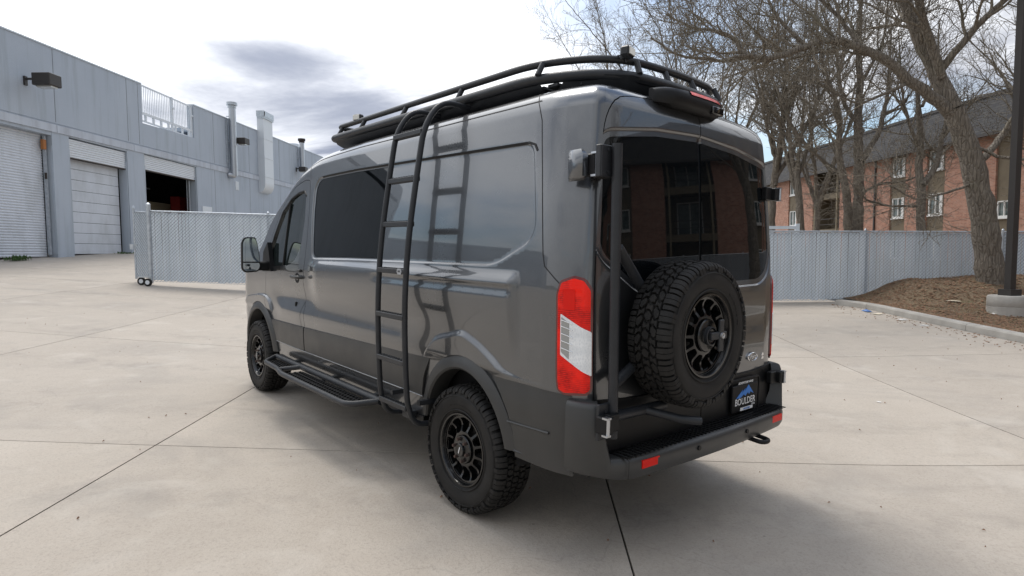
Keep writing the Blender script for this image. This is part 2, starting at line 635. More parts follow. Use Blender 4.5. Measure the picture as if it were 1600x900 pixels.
class MB:
    def __init__(self):
        self.v = []
        self.f = []

    def add(self, vs, fs):
        n = len(self.v)
        self.v.extend([tuple(map(float, p)) for p in vs])
        self.f.extend([tuple(i + n for i in q) for q in fs])
        return self

    def box(self, c, s, rot=None, taper=None):
        c = Vector(c)
        hx, hy, hz = s[0] / 2, s[1] / 2, s[2] / 2
        vs = []
        for k, (x, y, z) in enumerate([(-1, -1, -1), (1, -1, -1), (1, 1, -1), (-1, 1, -1),
                                       (-1, -1, 1), (1, -1, 1), (1, 1, 1), (-1, 1, 1)]):
            tx = taper if (taper and z > 0) else 1.0
            p = Vector((x * hx * tx, y * hy * tx, z * hz))
            if rot is not None:
                p = rot @ p
            vs.append(c + p)
        return self.add(vs, [(0, 3, 2, 1), (4, 5, 6, 7), (0, 1, 5, 4), (1, 2, 6, 5), (2, 3, 7, 6), (3, 0, 4, 7)])

    def bevbox(self, c, s, b=0.01, rot=None):
        """box with chamfered edges"""
        c = Vector(c)
        h = [s[0] / 2, s[1] / 2, s[2] / 2]
        b = min(b, min(h) * 0.9)
        vs, idx = [], {}
        for sx in (-1, 1):
            for sy in (-1, 1):
                for sz in (-1, 1):
                    for ax in range(3):
                        p = [sx * (h[0] - b), sy * (h[1] - b), sz * (h[2] - b)]
                        p[ax] = (sx, sy, sz)[ax] * h[ax]
                        q = Vector(p)
                        if rot is not None:
                            q = rot @ q
                        idx[(sx, sy, sz, ax)] = len(vs)
                        vs.append(c + q)
        fs = []
        for ax in range(3):
            o = [a for a in range(3) if a != ax]
            for s_ in (-1, 1):
                q = []
                for a, b2 in ((-1, -1), (1, -1), (1, 1), (-1, 1)):
                    k = [0, 0, 0]
                    k[ax] = s_
                    k[o[0]] = a
                    k[o[1]] = b2
                    q.append(idx[(*k, ax)])
                fs.append(tuple(q))
        for ax in range(3):
            o = [a for a in range(3) if a != ax]
            for a in (-1, 1):
                for b2 in (-1, 1):
                    q = []
                    for s_, ff in ((-1, o[0]), (1, o[0]), (1, o[1]), (-1, o[1])):
                        k = [0, 0, 0]
                        k[ax] = s_
                        k[o[0]] = a
                        k[o[1]] = b2
                        q.append(idx[(*k, ff)])
                    fs.append(tuple(q))
        for sx in (-1, 1):
            for sy in (-1, 1):
                for sz in (-1, 1):
                    fs.append(tuple(idx[(sx, sy, sz, a)] for a in range(3)))
        # orient outward
        out = []
        for f in fs:
            pts = [vs[i] for i in f]
            n = (pts[1] - pts[0]).cross(pts[2] - pts[0])
            m = sum(pts, Vector()) / len(pts) - c
            out.append(f if n.dot(m) > 0 else tuple(reversed(f)))
        return self.add(vs, out)

    def tube(self, pts, r, n=10, cap=True, closed=False, rs=None, flat=1.0):
        P = [Vector(p) for p in pts]
        m = len(P)
        T = []
        for i in range(m):
            if closed:
                t = P[(i + 1) % m] - P[(i - 1) % m]
            else:
                t = P[min(i + 1, m - 1)] - P[max(i - 1, 0)]
            T.append(t.normalized())
        a = Vector((0, 0, 1)) if abs(T[0].z) < 0.9 else Vector((1, 0, 0))
        U = T[0].cross(a).normalized()
        vs, fs = [], []
        for i in range(m):
            U = (U - T[i] * U.dot(T[i])).normalized()
            V = T[i].cross(U)
            rr = rs[i] if rs else r
            for k in range(n):
                an = 2 * math.pi * k / n
                vs.append(P[i] + (U * math.cos(an) + V * math.sin(an) * flat) * rr)
        mm = m if closed else m - 1
        for i in range(mm):
            j = (i + 1) % m
            for k in range(n):
                l = (k + 1) % n
                fs.append((i * n + k, i * n + l, j * n + l, j * n + k))
        if cap and not closed:
            fs.append(tuple(reversed(range(n))))
            fs.append(tuple((m - 1) * n + k for k in range(n)))
        return self.add(vs, fs)

    def lathe(self, prof, n=48, axis='x', c=(0, 0, 0), closed=False):
        vs, fs = [], []
        c = Vector(c)
        for k in range(n):
            an = 2 * math.pi * k / n
            for (a, r) in prof:
                if axis == 'x':
                    p = Vector((a, r * math.cos(an), r * math.sin(an)))
                elif axis == 'y':
                    p = Vector((r * math.sin(an), a, r * math.cos(an)))
                else:
                    p = Vector((r * math.cos(an), r * math.sin(an), a))
                vs.append(c + p)
        m = len(prof)
        for k in range(n):
            l = (k + 1) % n
            for i in range(m if closed else m - 1):
                j = (i + 1) % m
                fs.append((k * m + i, k * m + j, l * m + j, l * m + i))
        return self.add(vs, fs)

    def cyl(self, a, b, r, n=16, r2=None):
        return self.tube([a, b], r, n, True, rs=[r, r if r2 is None else r2])

    def prism(self, poly, f0, f1):
        """poly 2D points; f0/f1 map a 2D point to 3D (bottom / top)"""
        n = len(poly)
        vs = [f0(p) for p in poly] + [f1(p) for p in poly]
        fs = [tuple(reversed(range(n))), tuple(range(n, 2 * n))]
        for i in range(n):
            j = (i + 1) % n
            fs.append((i, j, n + j, n + i))
        return self.add(vs, fs)

    def build(self, name, mat, parent=None, smooth=30):
        return new_mesh_obj(name, self.v, self.f, mat, parent, smooth)


def rounded(pts, radii, seg=6):
    """round the corners of a 3D polyline"""
    P = [Vector(p) for p in pts]
    out = [P[0]]
    for i in range(1, len(P) - 1):
        r = radii[i - 1] if isinstance(radii, (list, tuple)) else radii
        a = (P[i - 1] - P[i])
        b = (P[i + 1] - P[i])
        ra = min(r, a.length * 0.48, b.length * 0.48)
        A = P[i] + a.normalized() * ra
        B = P[i] + b.normalized() * ra
        for k in range(seg + 1):
            t = k / seg
            out.append(A * (1 - t) ** 2 + P[i] * 2 * t * (1 - t) + B * t * t)
    out.append(P[-1])
    return out


def round_poly(pts, r, seg=5):
    n = len(pts)
    out = []
    for i in range(n):
        rr = r[i] if isinstance(r, (list, tuple)) else r
        p = Vector(pts[i])
        a = Vector(pts[i - 1]) - p
        b = Vector(pts[(i + 1) % n]) - p
        ra = min(rr, a.length * 0.48, b.length * 0.48)
        if ra < 1e-5:
            out.append((p.x, p.y))
            continue
        A = p + a.normalized() * ra
        B = p + b.normalized() * ra
        for k in range(seg + 1):
            t = k / seg
            q = A * (1 - t) ** 2 + p * 2 * t * (1 - t) + B * t * t
            out.append((q.x, q.y))
    return out


def pcub(x, xs, ys):
    """monotone cubic interpolation, vectorised"""
    x = np.asarray(x, float)
    xs = np.asarray(xs, float)
    ys = np.asarray(ys, float)
    h = np.diff(xs)
    dl = np.diff(ys) / h
    m = np.zeros(len(xs))
    m[0], m[-1] = dl[0], dl[-1]
    for i in range(1, len(xs) - 1):
        if dl[i - 1] * dl[i] > 0:
            w1, w2 = 2 * h[i] + h[i - 1], h[i] + 2 * h[i - 1]
            m[i] = (w1 + w2) / (w1 / dl[i - 1] + w2 / dl[i])
    xc = np.clip(x, xs[0], xs[-1])
    i = np.clip(np.searchsorted(xs, xc) - 1, 0, len(xs) - 2)
    t = (xc - xs[i]) / h[i]
    return (ys[i] * (1 + 2 * t) * (1 - t) ** 2 + h[i] * m[i] * t * (1 - t) ** 2
            + ys[i + 1] * t * t * (3 - 2 * t) + h[i] * m[i + 1] * t * t * (t - 1))


def sstep(x, a, b):
    t = np.clip((x - a) / (b - a), 0, 1)
    return t * t * (3 - 2 * t)


def densify(poly, step):
    out = []
    n = len(poly)
    for i in range(n):
        a = np.array(poly[i][:2], float)
        b = np.array(poly[(i + 1) % n][:2], float)
        k = max(1, int(np.ceil(np.linalg.norm(b - a) / step)))
        for j in range(k):
            out.append(a + (b - a) * j / k)
    return np.array(out)


def inside(P, poly):
    x, y = P[:, 0], P[:, 1]
    res = np.zeros(len(P), bool)
    A = np.asarray(poly)
    B = np.roll(A, -1, 0)
    for (x1, y1), (x2, y2) in zip(A, B):
        c = ((y1 > y) != (y2 > y))
        if c.any():
            xi = (x2 - x1) * (y - y1) / (y2 - y1 + 1e-30) + x1
            res ^= c & (x < xi)
    return res


def poly_dist(P, poly):
    A = np.asarray(poly)
    B = np.roll(A, -1, 0)
    best = np.full(len(P), 1e9)
    for a, b in zip(A, B):
        d = b - a
        L2 = max(d @ d, 1e-12)
        t = np.clip(((P - a) @ d) / L2, 0, 1)
        q = P - (a + t[:, None] * d)
        best = np.minimum(best, np.hypot(q[:, 0], q[:, 1]))
    return best


def panel(name, outer, holes, fmap, res, mat, parent, depth=0.015, flip=False, skirt=True, edge_res=None, back=False, lines=()):
    """surface patch: outline polygon (with holes) in a 2D domain mapped to 3D, edges turned inward"""
    er = edge_res or res
    loops = [densify(outer, er)] + [densify(h, er) for h in holes]
    pts, edges, ring = [], [], []
    for lp in loops:
        n0 = len(pts)
        pts.extend(lp.tolist())
        k = len(lp)
        edges.extend([(n0 + i, n0 + (i + 1) % k) for i in range(k)])
    lpts = []
    for ln_, closed in lines:
        D = densify(ln_, er * 1.1)
        if not closed:
            last = np.array(ln_[-1], float)
            k_ = int(np.argmin(np.hypot(*(D - last).T)))
            D = D[:k_ + 1]
        ok = inside(D, loops[0])
        for lp in loops[1:]:
            ok &= ~inside(D, lp)
        for lp in loops:
            ok &= poly_dist(D, lp) > er * .5
        n0 = len(pts)
        idx_ = -np.ones(len(D), int)
        idx_[ok] = n0 + np.arange(ok.sum())
        pts.extend(D[ok].tolist())
        lpts.append(D[ok])
        for q in range(len(D) - (0 if closed else 1)):
            a_, b_ = idx_[q], idx_[(q + 1) % len(D)]
            if a_ >= 0 and b_ >= 0:
                edges.append((int(a_), int(b_)))
    allp = np.vstack(loops)
    lo, hi = allp.min(0), allp.max(0)
    gx = np.arange(lo[0] + res * 0.5, hi[0], res)
    gy = np.arange(lo[1] + res * 0.5, hi[1], res)
    G = np.array(np.meshgrid(gx, gy)).reshape(2, -1).T
    if len(G):
        m = inside(G, loops[0])
        for lp in loops[1:]:
            m &= ~inside(G, lp)
        G = G[m]
        for lp in loops:
            if len(G):
                G = G[poly_dist(G, lp) > res * 0.35]
        for lp in lpts:
            if len(G) and len(lp):
                for c0 in range(0, len(lp), 60):
                    ch = lp[c0:c0 + 60]
                    near = (np.abs(G[:, None, :] - ch[None]).max(2) < res * .36).any(1)
                    G = G[~near]
        pts.extend(G.tolist())
    vo, _, fo, *_ = delaunay_2d_cdt([Vector(p) for p in pts], edges, [], 0, 1e-7)
    V2 = np.array([(v.x, v.y) for v in vo])
    F = np.array([f for f in fo if len(f) == 3])
    cen = V2[F].mean(1)
    m = inside(cen, loops[0])
    for lp in loops[1:]:
        m &= ~inside(cen, lp)
    F = F[m]
    # drop slivers
    a, b, c = V2[F[:, 0]], V2[F[:, 1]], V2[F[:, 2]]
    ar = (b[:, 0] - a[:, 0]) * (c[:, 1] - a[:, 1]) - (b[:, 1] - a[:, 1]) * (c[:, 0] - a[:, 0])
    F = F[np.abs(ar) > 1e-10]
    ar = ar[np.abs(ar) > 1e-10]
    F[ar < 0] = F[ar < 0][:, ::-1]
    P = fmap(V2)
    e = 2e-3
    du = fmap(V2 + [e, 0]) - fmap(V2 - [e, 0])
    dv = fmap(V2 + [0, e]) - fmap(V2 - [0, e])
    Nn = np.cross(du, dv)
    Nn /= np.linalg.norm(Nn, axis=1)[:, None] + 1e-12
    if flip:
        F = F[:, ::-1]
        Nn = -Nn
    verts = [P]
    faces = F.tolist()
    ln = [Nn[F.reshape(-1)]]
    if skirt:
        cnt = {}
        for t in F:
            for i in range(3):
                a_, b_ = int(t[i]), int(t[(i + 1) % 3])
                cnt[(a_, b_)] = 1
        be = [(a_, b_) for (a_, b_) in cnt if (b_, a_) not in cnt]
        base = len(P)
        ids = sorted(set(i for e_ in be for i in e_))
        mp = {i: base + k for k, i in enumerate(ids)}
        inner = P[ids] - Nn[ids] * depth
        verts.append(inner)
        allv = np.vstack(verts)
        for a_, b_ in be:
            q = (b_, a_, mp[a_], mp[b_])
            faces.append(q)
            fn = np.cross(allv[q[1]] - allv[q[0]], allv[q[2]] - allv[q[0]])
            fn /= np.linalg.norm(fn) + 1e-12
            ln.append(np.repeat(fn[None], 4, 0))
        if back:
            for t in F:
                if all(int(i) in mp for i in t):
                    pass
    V = np.vstack(verts)
    me = bpy.data.meshes.new(name)
    me.from_pydata(V.tolist(), [], faces)
    if mat:
        me.materials.append(mat)
    me.shade_smooth()
    me.normals_split_custom_set(np.vstack(ln).tolist())
    me.update()
    o = bpy.data.objects.new(name, me)
    COL.objects.link(o)
    if parent:
        o.parent = parent
    return o


def ribbon(path, width, fmap, off, closed=False, step=0.02):
    """thin strip that follows a mapped surface; returns (verts, faces)"""
    P = [np.array(p, float) for p in path]
    if closed:
        P.append(P[0])
    D = []
    for a, b in zip(P[:-1], P[1:]):
        k = max(1, int(np.ceil(np.linalg.norm(b - a) / step)))
        for j in range(k):
            D.append(a + (b - a) * j / k)
    D.append(P[-1])
    D = np.array(D)
    T = np.gradient(D, axis=0)
    T /= np.linalg.norm(T, axis=1)[:, None] + 1e-12
    Nn = np.stack([-T[:, 1], T[:, 0]], 1)
    e = 2e-3

    def m(Q):
        X = fmap(Q)
        n = np.cross(fmap(Q + [e, 0]) - fmap(Q - [e, 0]), fmap(Q + [0, e]) - fmap(Q - [0, e]))
        n /= np.linalg.norm(n, axis=1)[:, None] + 1e-12
        return X, n
    A, nA = m(D + Nn * width / 2)
    B, nB = m(D - Nn * width / 2)
    s = off
    A = A + nA * s
    B = B + nB * s
    n = len(D)
    V = np.vstack([A, B]).tolist()
    F = [(i, i + 1, n + i + 1, n + i) for i in range(n - 1)]
    return V, F

# ================================================================== VAN
VAN_M = Matrix(((0.750675, -0.660004, 0.0296951, 0), (0.660297, 0.7510045, -0.0000844, 0),
                (-0.0222454, 0.0196709, 0.999559, 0), (0, 0, 0, 1)))

TTv = [-1, 0, 2.30, 2.34, 2.38, 2.42, 2.46, 2.50, 2.55, 2.75]
ZZv = [-1, 0, 2.30, 2.338, 2.373, 2.403, 2.426, 2.444, 2.460, 2.50]
INv = [0, 0, 0, .006, .020, .044, .080, .125, .19, .44]
WZx = [0.2, .3, .5, .85, 1.1, 1.35, 1.5, 1.8, 2.0, 2.2, 2.6]
WZy = [.90, .925, .95, .975, .982, .982, .975, .948, .924, .900, .845]
YRx = [0.2, .5, .9, 1.5, 2.0, 2.3, 2.6]
YRy = [-.97, -.968, -.96, -.945, -.92, -.895, -.87]
CDX = np.array([0, .002, .012, .030, .050, .066, .100, .13, .20])
CDY = np.array([.40, .30, .22, .15, .090, .052, .032, .023, .013])
CS = np.concatenate([[0], np.cumsum(np.hypot(np.diff(CDX), np.diff(CDY)))])
PC = -.55                      # where the rear corner begins (y)
S_END = CS[6]                  # corner shell ends here (dx = .10)
ZRx = [1.6, 2.3, 2.8, 3.1, 3.5, 3.65, 3.85, 4.0, 4.2, 4.5, 4.75]
ZRy = [2.47, 2.445, 2.32, 2.15, 1.88, 1.71, 1.53, 1.42, 1.33, 1.22, 1.05]


def z_top(y):
    return pcub(y, ZRx, ZRy)


def tz_rear(t):
    return pcub(t, TTv, ZZv)


def squash(z, y):
    return np.where(z > 1.0, 1.0 + (z - 1.0) * (z_top(y) - 1.0) / 1.47, z)


def t_of(y, z):
    """parameter for a point given by (y, z) on the side"""
    return z if z <= 1.0 else 1.0 + (z - 1.0) * 1.47 / (float(z_top(y)) - 1.0)


WIN_OUT = round_poly([(-.26, 1.475), (.18, 1.472), (2.31, 1.455), (2.385, 1.90), (2.40, 2.12), (2.32, 2.195), (-.53, 2.142),
                      (-.60, 1.63)], [.10, 0, .07, .05, .06, .10, .07, .12], 8)


def crest_rear(y):
    return pcub(y, [-.75, -.55, -.37, -.29, -.11, 0.0, .15, .29, .40, .55], [.90, .905, .93, .98, 1.07, 1.10, 1.07, 1.03, .94, .70])


def crest_front(y):
    return pcub(y, [3.25, 3.33, 3.40, 3.55, 3.75, 3.95, 4.2, 4.4], [.80, .86, 1.0, 1.10, 1.13, 1.10, 1.0, .9])


def features(p, t):
    """outward displacement of the side skin"""
    d = np.zeros_like(p)
    Q = np.stack([p, t], 1)
    # recessed window band
    near = (p > -.8) & (p < 2.6) & (t > 1.35) & (t < 2.35)
    if near.any():
        q = Q[near]
        ins = inside(q, WIN_OUT)
        ds = poly_dist(q, WIN_OUT)
        s = np.where(ins, ds, -ds)
        d[near] -= .012 * sstep(s, -.004, .014)
    fade = sstep(p, -.50, -.42) * (1 - sstep(p, 2.1, 2.4))
    # shoulder: slopes outwards from the glass to the crease at 1.385
    d += fade * .033 * (sstep(t, 1.465, 1.40) * 0 + (1 - sstep(t, 1.39, 1.465))) * sstep(t, .95, 1.30)
    # grooved band between the two creases
    g = sstep(p, -.46, -.40) * (1 - sstep(p, .95, 1.15))
    d -= g * .016 * sstep(t, 1.326, 1.340) * (1 - sstep(t, 1.372, 1.381))
    # long hollow along the lower body
    d -= .016 * np.exp(-((t - 1.10) / .085) ** 2) * sstep(p, .25, .8) * (1 - sstep(p, 3.0, 3.4))
    d += .012 * np.exp(-((t - .93) / .06) ** 2) * sstep(p, .3, .8) * (1 - sstep(p, 3.0, 3.3))
    # swoosh over the wheels
    lowfade = sstep(t, .865, .925)
    for cr, a0, a1 in ((crest_rear, (-.80, -.55), (.42, .58)), (crest_front, (3.22, 3.30), (4.2, 4.4))):
        m = sstep(p, *a0) * (1 - sstep(p, *a1))
        zc = cr(p)
        d += m * .022 * (1 - sstep(t, zc - .045, zc)) * lowfade
    # door top / rear quarter soft vertical crease
    d += .004 * sstep(p, -.66, -.60) * 0
    return d


def plan(p, z):
    """-> dx (inward from half width), y , n  for the side/corner parameter p"""
    s = np.clip(PC - p, 0, CS[-1])
    dx = np.where(p < PC, np.interp(s, CS, CDX), 0)
    yr = pcub(z, YRx, YRy)
    y = np.where(p < PC, yr + pcub(s, CS, CDY), 0)
    blend = sstep(p, .5, PC)
    y = np.where(p >= PC, p + (yr - (-.95)) * blend, y)
    return dx, y


def plan_dx_smooth(s):
    return pcub(s, CS, CDX)


def side_map(Q, off=0.0, feat=True, sgn=-1):
    p, t = Q[:, 0], Q[:, 1]
    z0 = tz_rear(t)
    ins = pcub(t, TTv, INv)
    s = np.clip(PC - p, 0, CS[-1])
    dx = np.where(p < PC, plan_dx_smooth(s), 0)
    yf = np.where(p > 4.2, 4.2 + .50 * np.sin(np.clip((p - 4.2) / .50, 0, 1.45)), p)
    dxf = np.where(p > 4.2, .42 * (1 - np.cos(np.clip((p - 4.2) / .50, 0, 1.45))), 0)
    z = squash(z0, yf)
    yr = pcub(z, YRx, YRy)
    y = np.where(p < PC, yr + pcub(s, CS, CDY) + ins, yf + (yr + .95 + ins) * sstep(yf, .5, PC))
    w = pcub(z, WZx, WZy) - .030 * sstep(yf, 2.6, 4.2)
    d = (features(p, t) if feat else 0) + off
    # corner normal in plan
    e = 1e-3
    s2 = np.clip(s + e, 0, CS[-1])
    s1 = np.clip(s - e, 0, CS[-1])
    ddx = plan_dx_smooth(s2) - plan_dx_smooth(s1)
    ddy = pcub(s2, CS, CDY) - pcub(s1, CS, CDY)
    L = np.hypot(ddx, ddy) + 1e-9
    nx = np.where((p < PC) & (L > 1e-6), ddy / L, -1.0)      # outward normal (left side)
    ny = np.where((p < PC) & (L > 1e-6), -ddx / L, 0.0)
    nx = -np.abs(nx)
    x = -(w - ins - dx - dxf) + nx * d
    y = y + ny * d
    zz = z + np.where(t > 2.22, d * sstep(t, 2.3, 2.55), 0)
    return np.stack([-sgn * x, y, zz], 1)


def L_map(off=0.0, feat=True):
    return lambda Q: side_map(np.asarray(Q, float), off, feat, -1)


def R_map(off=0.0, feat=False):
    return lambda Q: side_map(np.asarray(Q, float), off, feat, 1)


def rear_y(x, t):
    z = tz_rear(t)
    ins = pcub(t, TTv, INv)
    w = pcub(z, WZx, WZy) - ins
    yr = pcub(z, YRx, YRy)
    dx = w - np.abs(x)
    g = np.where(dx < .20, pcub(np.clip(dx, 0, .2), CDX, CDY), .013 * (np.abs(x) / np.maximum(w - .20, .1)) ** 2)
    return yr + g + ins, z


GLS = {}
for sg in (-1, 1):
    if sg < 0:
        pl = [(-.795, 2.135), (-.40, 2.190), (-.012, 2.21), (-.012, 1.40), (-.56, 1.40), (-.80, 1.545), (-.835, 1.60)]
        rr = [.06, 0, .01, .02, .05, .05, .10]
    else:
        pl = [(.795, 2.135), (.835, 1.60), (.80, 1.49), (.70, 1.42), (.012, 1.40), (.012, 2.21), (.40, 2.190)]
        rr = [.06, .10, .06, .06, .02, .01, 0]
    GLS[sg] = round_poly(pl, rr, 6)


def rear_feat(x, t):
    d = np.zeros_like(x)
    # recessed frame around the panes
    Q = np.stack([x, t], 1)
    for sg in (-1, 1):
        ins = inside(Q, GLS[sg])
        ds = poly_dist(Q, GLS[sg])
        s = np.where(ins, 1.0, -ds)
        d -= .012 * sstep(s, -.042, -.030)
    # lower door belt step
    d += .016 * (1 - sstep(t, .885, .90)) * 0
    # dished lower doors
    d -= .010 * np.exp(-((t - 1.16) / .10) ** 2) * (np.abs(x) < .8)
    return d


def rear_map(off=0.0, feat=True):
    def f(Q):
        Q = np.asarray(Q, float)
        x, t = Q[:, 0], Q[:, 1]
        y, z = rear_y(x, t)
        d = (rear_feat(x, t) if feat else 0) + off
        return np.stack([x, y - d, z], 1)
    return f


van = empty('van')
van.matrix_world = VAN_M
tag(van, 'dark grey metallic high-roof van with black roof rack, side ladder and rear spare wheel', 'van')


def ell(cy, cz, a, b, z0, n=28, a2=None):
    """arch opening outline: from the back foot over the top to the front foot"""
    out = []
    th0 = math.asin(max(-1, min(1, (z0 - cz) / b)))
    for k in range(n + 1):
        th = (math.pi - th0) + (th0 * 2 - math.pi) * k / n
        aa = a if (math.cos(th) < 0 or a2 is None) else a2
        out.append((cy + aa * math.cos(th), cz + b * math.sin(th)))
    return out     # starts on the rear side, ends on the front side


ARCH_R = dict(cy=.0, cz=.42, a=.47, b=.525)
ARCH_F = dict(cy=3.74, cz=.42, a=.52, b=.545)
ZS = .47          # lower edge of the skin

# driver door outline in (y,z) -> param
door_yz = [(2.515, 2.165), (2.455, 1.88), (2.435, 1.60), (2.46, 1.42), (2.49, 1.25), (2.455, 1.10), (2.45, 1.0), (2.47, .80), (2.50, .585),
           (3.235, .585), (3.30, .75), (3.42, .86), (3.53, .96), (3.565, 1.08), (3.56, 1.20), (3.55, 1.335), (3.52, 1.50),
           (3.37, 1.71), (3.19, 1.92), (2.97, 2.085), (2.76, 2.155), (2.62, 2.175)]


def yz2p(poly):
    return [(y, t_of(y, z)) for y, z in poly]


DOOR = yz2p(round_poly(door_yz, .03, 3))
win_door_yz = [(2.57, 2.02), (2.535, 1.80), (2.565, 1.56), (2.70, 1.425), (2.86, 1.375), (3.40, 1.345), (3.41, 1.50), (3.33, 1.645),
               (3.14, 1.885), (2.93, 2.01), (2.75, 2.055), (2.63, 2.065)]
DOOR_WIN = yz2p(round_poly(win_door_yz, [.03, .05, .08, .05, .05, .04, .04, 0, 0, 0, 0, .02], 5))
# glazed front part of the window band (the rear part is blank metal)
GLASS_F = round_poly([(1.045, 1.485), (2.285, 1.475), (2.355, 1.90), (2.37, 2.10), (2.30, 2.172), (1.075, 2.152)],
                     [.015, .07, .05, .06, .08, .015], 6)


def grow(poly, d):
    """offset a polygon outwards (d>0)"""
    P = np.array(poly, float)
    A = np.roll(P, 1, 0)
    B = np.roll(P, -1, 0)
    T = B - A
    T /= np.linalg.norm(T, axis=1)[:, None] + 1e-12
    area = np.sum(P[:, 0] * np.roll(P[:, 1], -1) - np.roll(P[:, 0], -1) * P[:, 1])
    Nn = np.stack([T[:, 1], -T[:, 0]], 1) * (1 if area > 0 else -1)
    return (P + Nn * d).tolist()


def body_outline(front=4.2 + .70):
    o = []
    pe = PC - S_END
    o.append((pe, .57))
    o.append((-.80, .57))
    o.append((-.80, ZS))
    bk = ell(z0=ZS, **ARCH_R)
    o.extend(bk)
    o.extend(ell(z0=ZS, **ARCH_F))
    o.append((front, ZS))
    o.append((front, 2.55))
    o.append((pe, 2.55))
    return o


FL = [(grow(WIN_OUT, .004), True), (grow(WIN_OUT, -.005), True), (grow(WIN_OUT, -.014), True)]
for tt in (1.326, 1.340, 1.372, 1.381, 1.390, 1.465):
    FL.append(([(-.50, tt), (1.2, tt)], False))
for cr, a0, a1 in ((crest_rear, -.75, .50), (crest_front, 3.26, 4.35)):
    for dz in (.008, 0, -.0075, -.015, -.0225, -.03, -.0375, -.045, -.053):
        yy = np.linspace(a0, a1, 60)
        FL.append(([(float(y_), float(z_)) for y_, z_ in zip(yy, cr(yy) + dz)], False))
panel('body_side', body_outline(), [grow(DOOR, .003), grow(GLASS_F, .002)], L_map(), .018, M['paint'], van, .02, flip=True, edge_res=.014, lines=FL)
panel('driver_door', grow(DOOR, -.003), [grow(DOOR_WIN, .0)], L_map(), .018, M['paint'], van, .02, flip=True, edge_res=.012, lines=FL[-9:])
door_obj = COL.objects[-1] if False else bpy.data.objects['driver_door']
panel('body_side', body_outline(), [], R_map(), .06, M['paint'], van, .02, flip=False, edge_res=.04)
g = panel('side_window', grow(GLASS_F, -.002), [], L_map(-.003), .05, M['glass'], van, .01, flip=True, edge_res=.02)
g = panel('door_window', DOOR_WIN, [], L_map(-.014, False), .05, M['glass2'], door_obj, .01, flip=True, edge_res=.02)

# roof, windscreen and bonnet: strips from the left ring to its mirror
ps = np.concatenate([PC - np.linspace(S_END, 0, 8), np.linspace(PC, 4.85, 130)[1:]])
Lr = side_map(np.stack([ps, np.full(len(ps), 2.55)], 1), 0, False, -1)


def strip(name, sel, mat, crown=.035, n=14):
    R = Lr[sel]
    vs, fs = [], []
    for (x, y, z) in R:
        for k in range(n + 1):
            u = -1 + 2 * k / n
            c = crown * (1 - u * u) * (1 - math.exp(-max(0, y + .66) / .25))
            vs.append((-x * u, y, z + c))
    m = len(R)
    for i in range(m - 1):
        for k in range(n):
            a = i * (n + 1) + k
            fs.append((a, a + 1, a + n + 2, a + n + 1))
    return new_mesh_obj(name, vs, fs, mat, van, 180)


idx = np.arange(len(ps))
strip('roof', idx[(ps <= 3.02)], M['paint'])
strip('windscreen', idx[(ps >= 3.0) & (ps <= 3.92)], M['glass'])
strip('bonnet', idx[(ps >= 3.90)], M['paint'])
# nose
tv = np.linspace(ZS, 2.55, 30)
NL = side_map(np.stack([np.full(30, 4.9), tv], 1), 0, False, -1)
vs, fs = [], []
for (x, y, z) in NL:
    for k in range(9):
        u = -1 + 2 * k / 8
        vs.append((-x * u, y + .05 * (1 - u * u), z))
for i in range(29):
    for k in range(8):
        a = i * 9 + k
        fs.append((a, a + 1, a + 10, a + 9))
new_mesh_obj('nose', vs, fs, M['black'], van, 60)

# rear header above the doors
hp = [(-.83, 2.62)]
top_edge = []
for x in np.linspace(-.80, .80, 17):
    top_edge.append((x, 2.62))


def door_top(x):
    return float(pcub(abs(x), [0, .35, .55, .70, .78, .83], [2.412, 2.402, 2.382, 2.345, 2.298, 2.20]))


def wl(t, inset=.10):
    z = float(tz_rear(np.array([t]))[0])
    return float(pcub(z, WZx, WZy) - pcub(t, TTv, INv)) - inset


hdr = []
for t in np.linspace(2.05, 2.62, 14):
    hdr.append((-wl(t), t))
hdr2 = [(-x, t) for x, t in reversed(hdr)]
dt = [(x, door_top(x) + .004) for x in np.linspace(.82, -.82, 43)]
# door outline runs up the shell edge, round the corner and across
DW = .828


def shell_x(t):
    return wl(t)


def door_poly(sg):
    o = []
    tb = .60
    o.append((sg * .003, tb))
    for t in np.linspace(tb, 2.10, 26):
        o.append((sg * (shell_x(t) - .004), t))
    cx = shell_x(2.10) - .004
    for k in range(1, 8):
        a = k / 8 * math.pi / 2
        o.append((sg * (cx - .12 * (1 - math.cos(a)) - .02 * k / 8), 2.10 + (door_top(.70) - 2.10) * math.sin(a)))
    for x in np.linspace(.68, .003, 24):
        o.append((sg * x, door_top(x)))
    if sg < 0:
        o = o[::-1]
    return o


hd = hdr + hdr2
dl, dr = door_poly(-1), door_poly(1)
upper = []
# lower boundary of the header follows the door tops
lowL = [(-(shell_x(t)), t) for t in (2.10,)]
cx = shell_x(2.10)
edge = []
for k in range(0, 8):
    a = k / 8 * math.pi / 2
    edge.append((-(cx - .12 * (1 - math.cos(a)) - .02 * k / 8), 2.10 + (door_top(.70) + .006 - 2.10) * math.sin(a)))
for x in np.linspace(-.68, .68, 47):
    edge.append((x, door_top(x) + .006))
for k in range(7, -1, -1):
    a = k / 8 * math.pi / 2
    edge.append(((cx - .12 * (1 - math.cos(a)) - .02 * k / 8), 2.10 + (door_top(.70) + .006 - 2.10) * math.sin(a)))
left_up = [(-shell_x(t), t) for t in np.linspace(2.62, 2.13, 12)]
right_up = [(shell_x(t), t) for t in np.linspace(2.13, 2.62, 12)]
panel('rear_header', left_up + edge + right_up, [], rear_map(0, False), .03, M['paint'], van, .02, edge_res=.02)

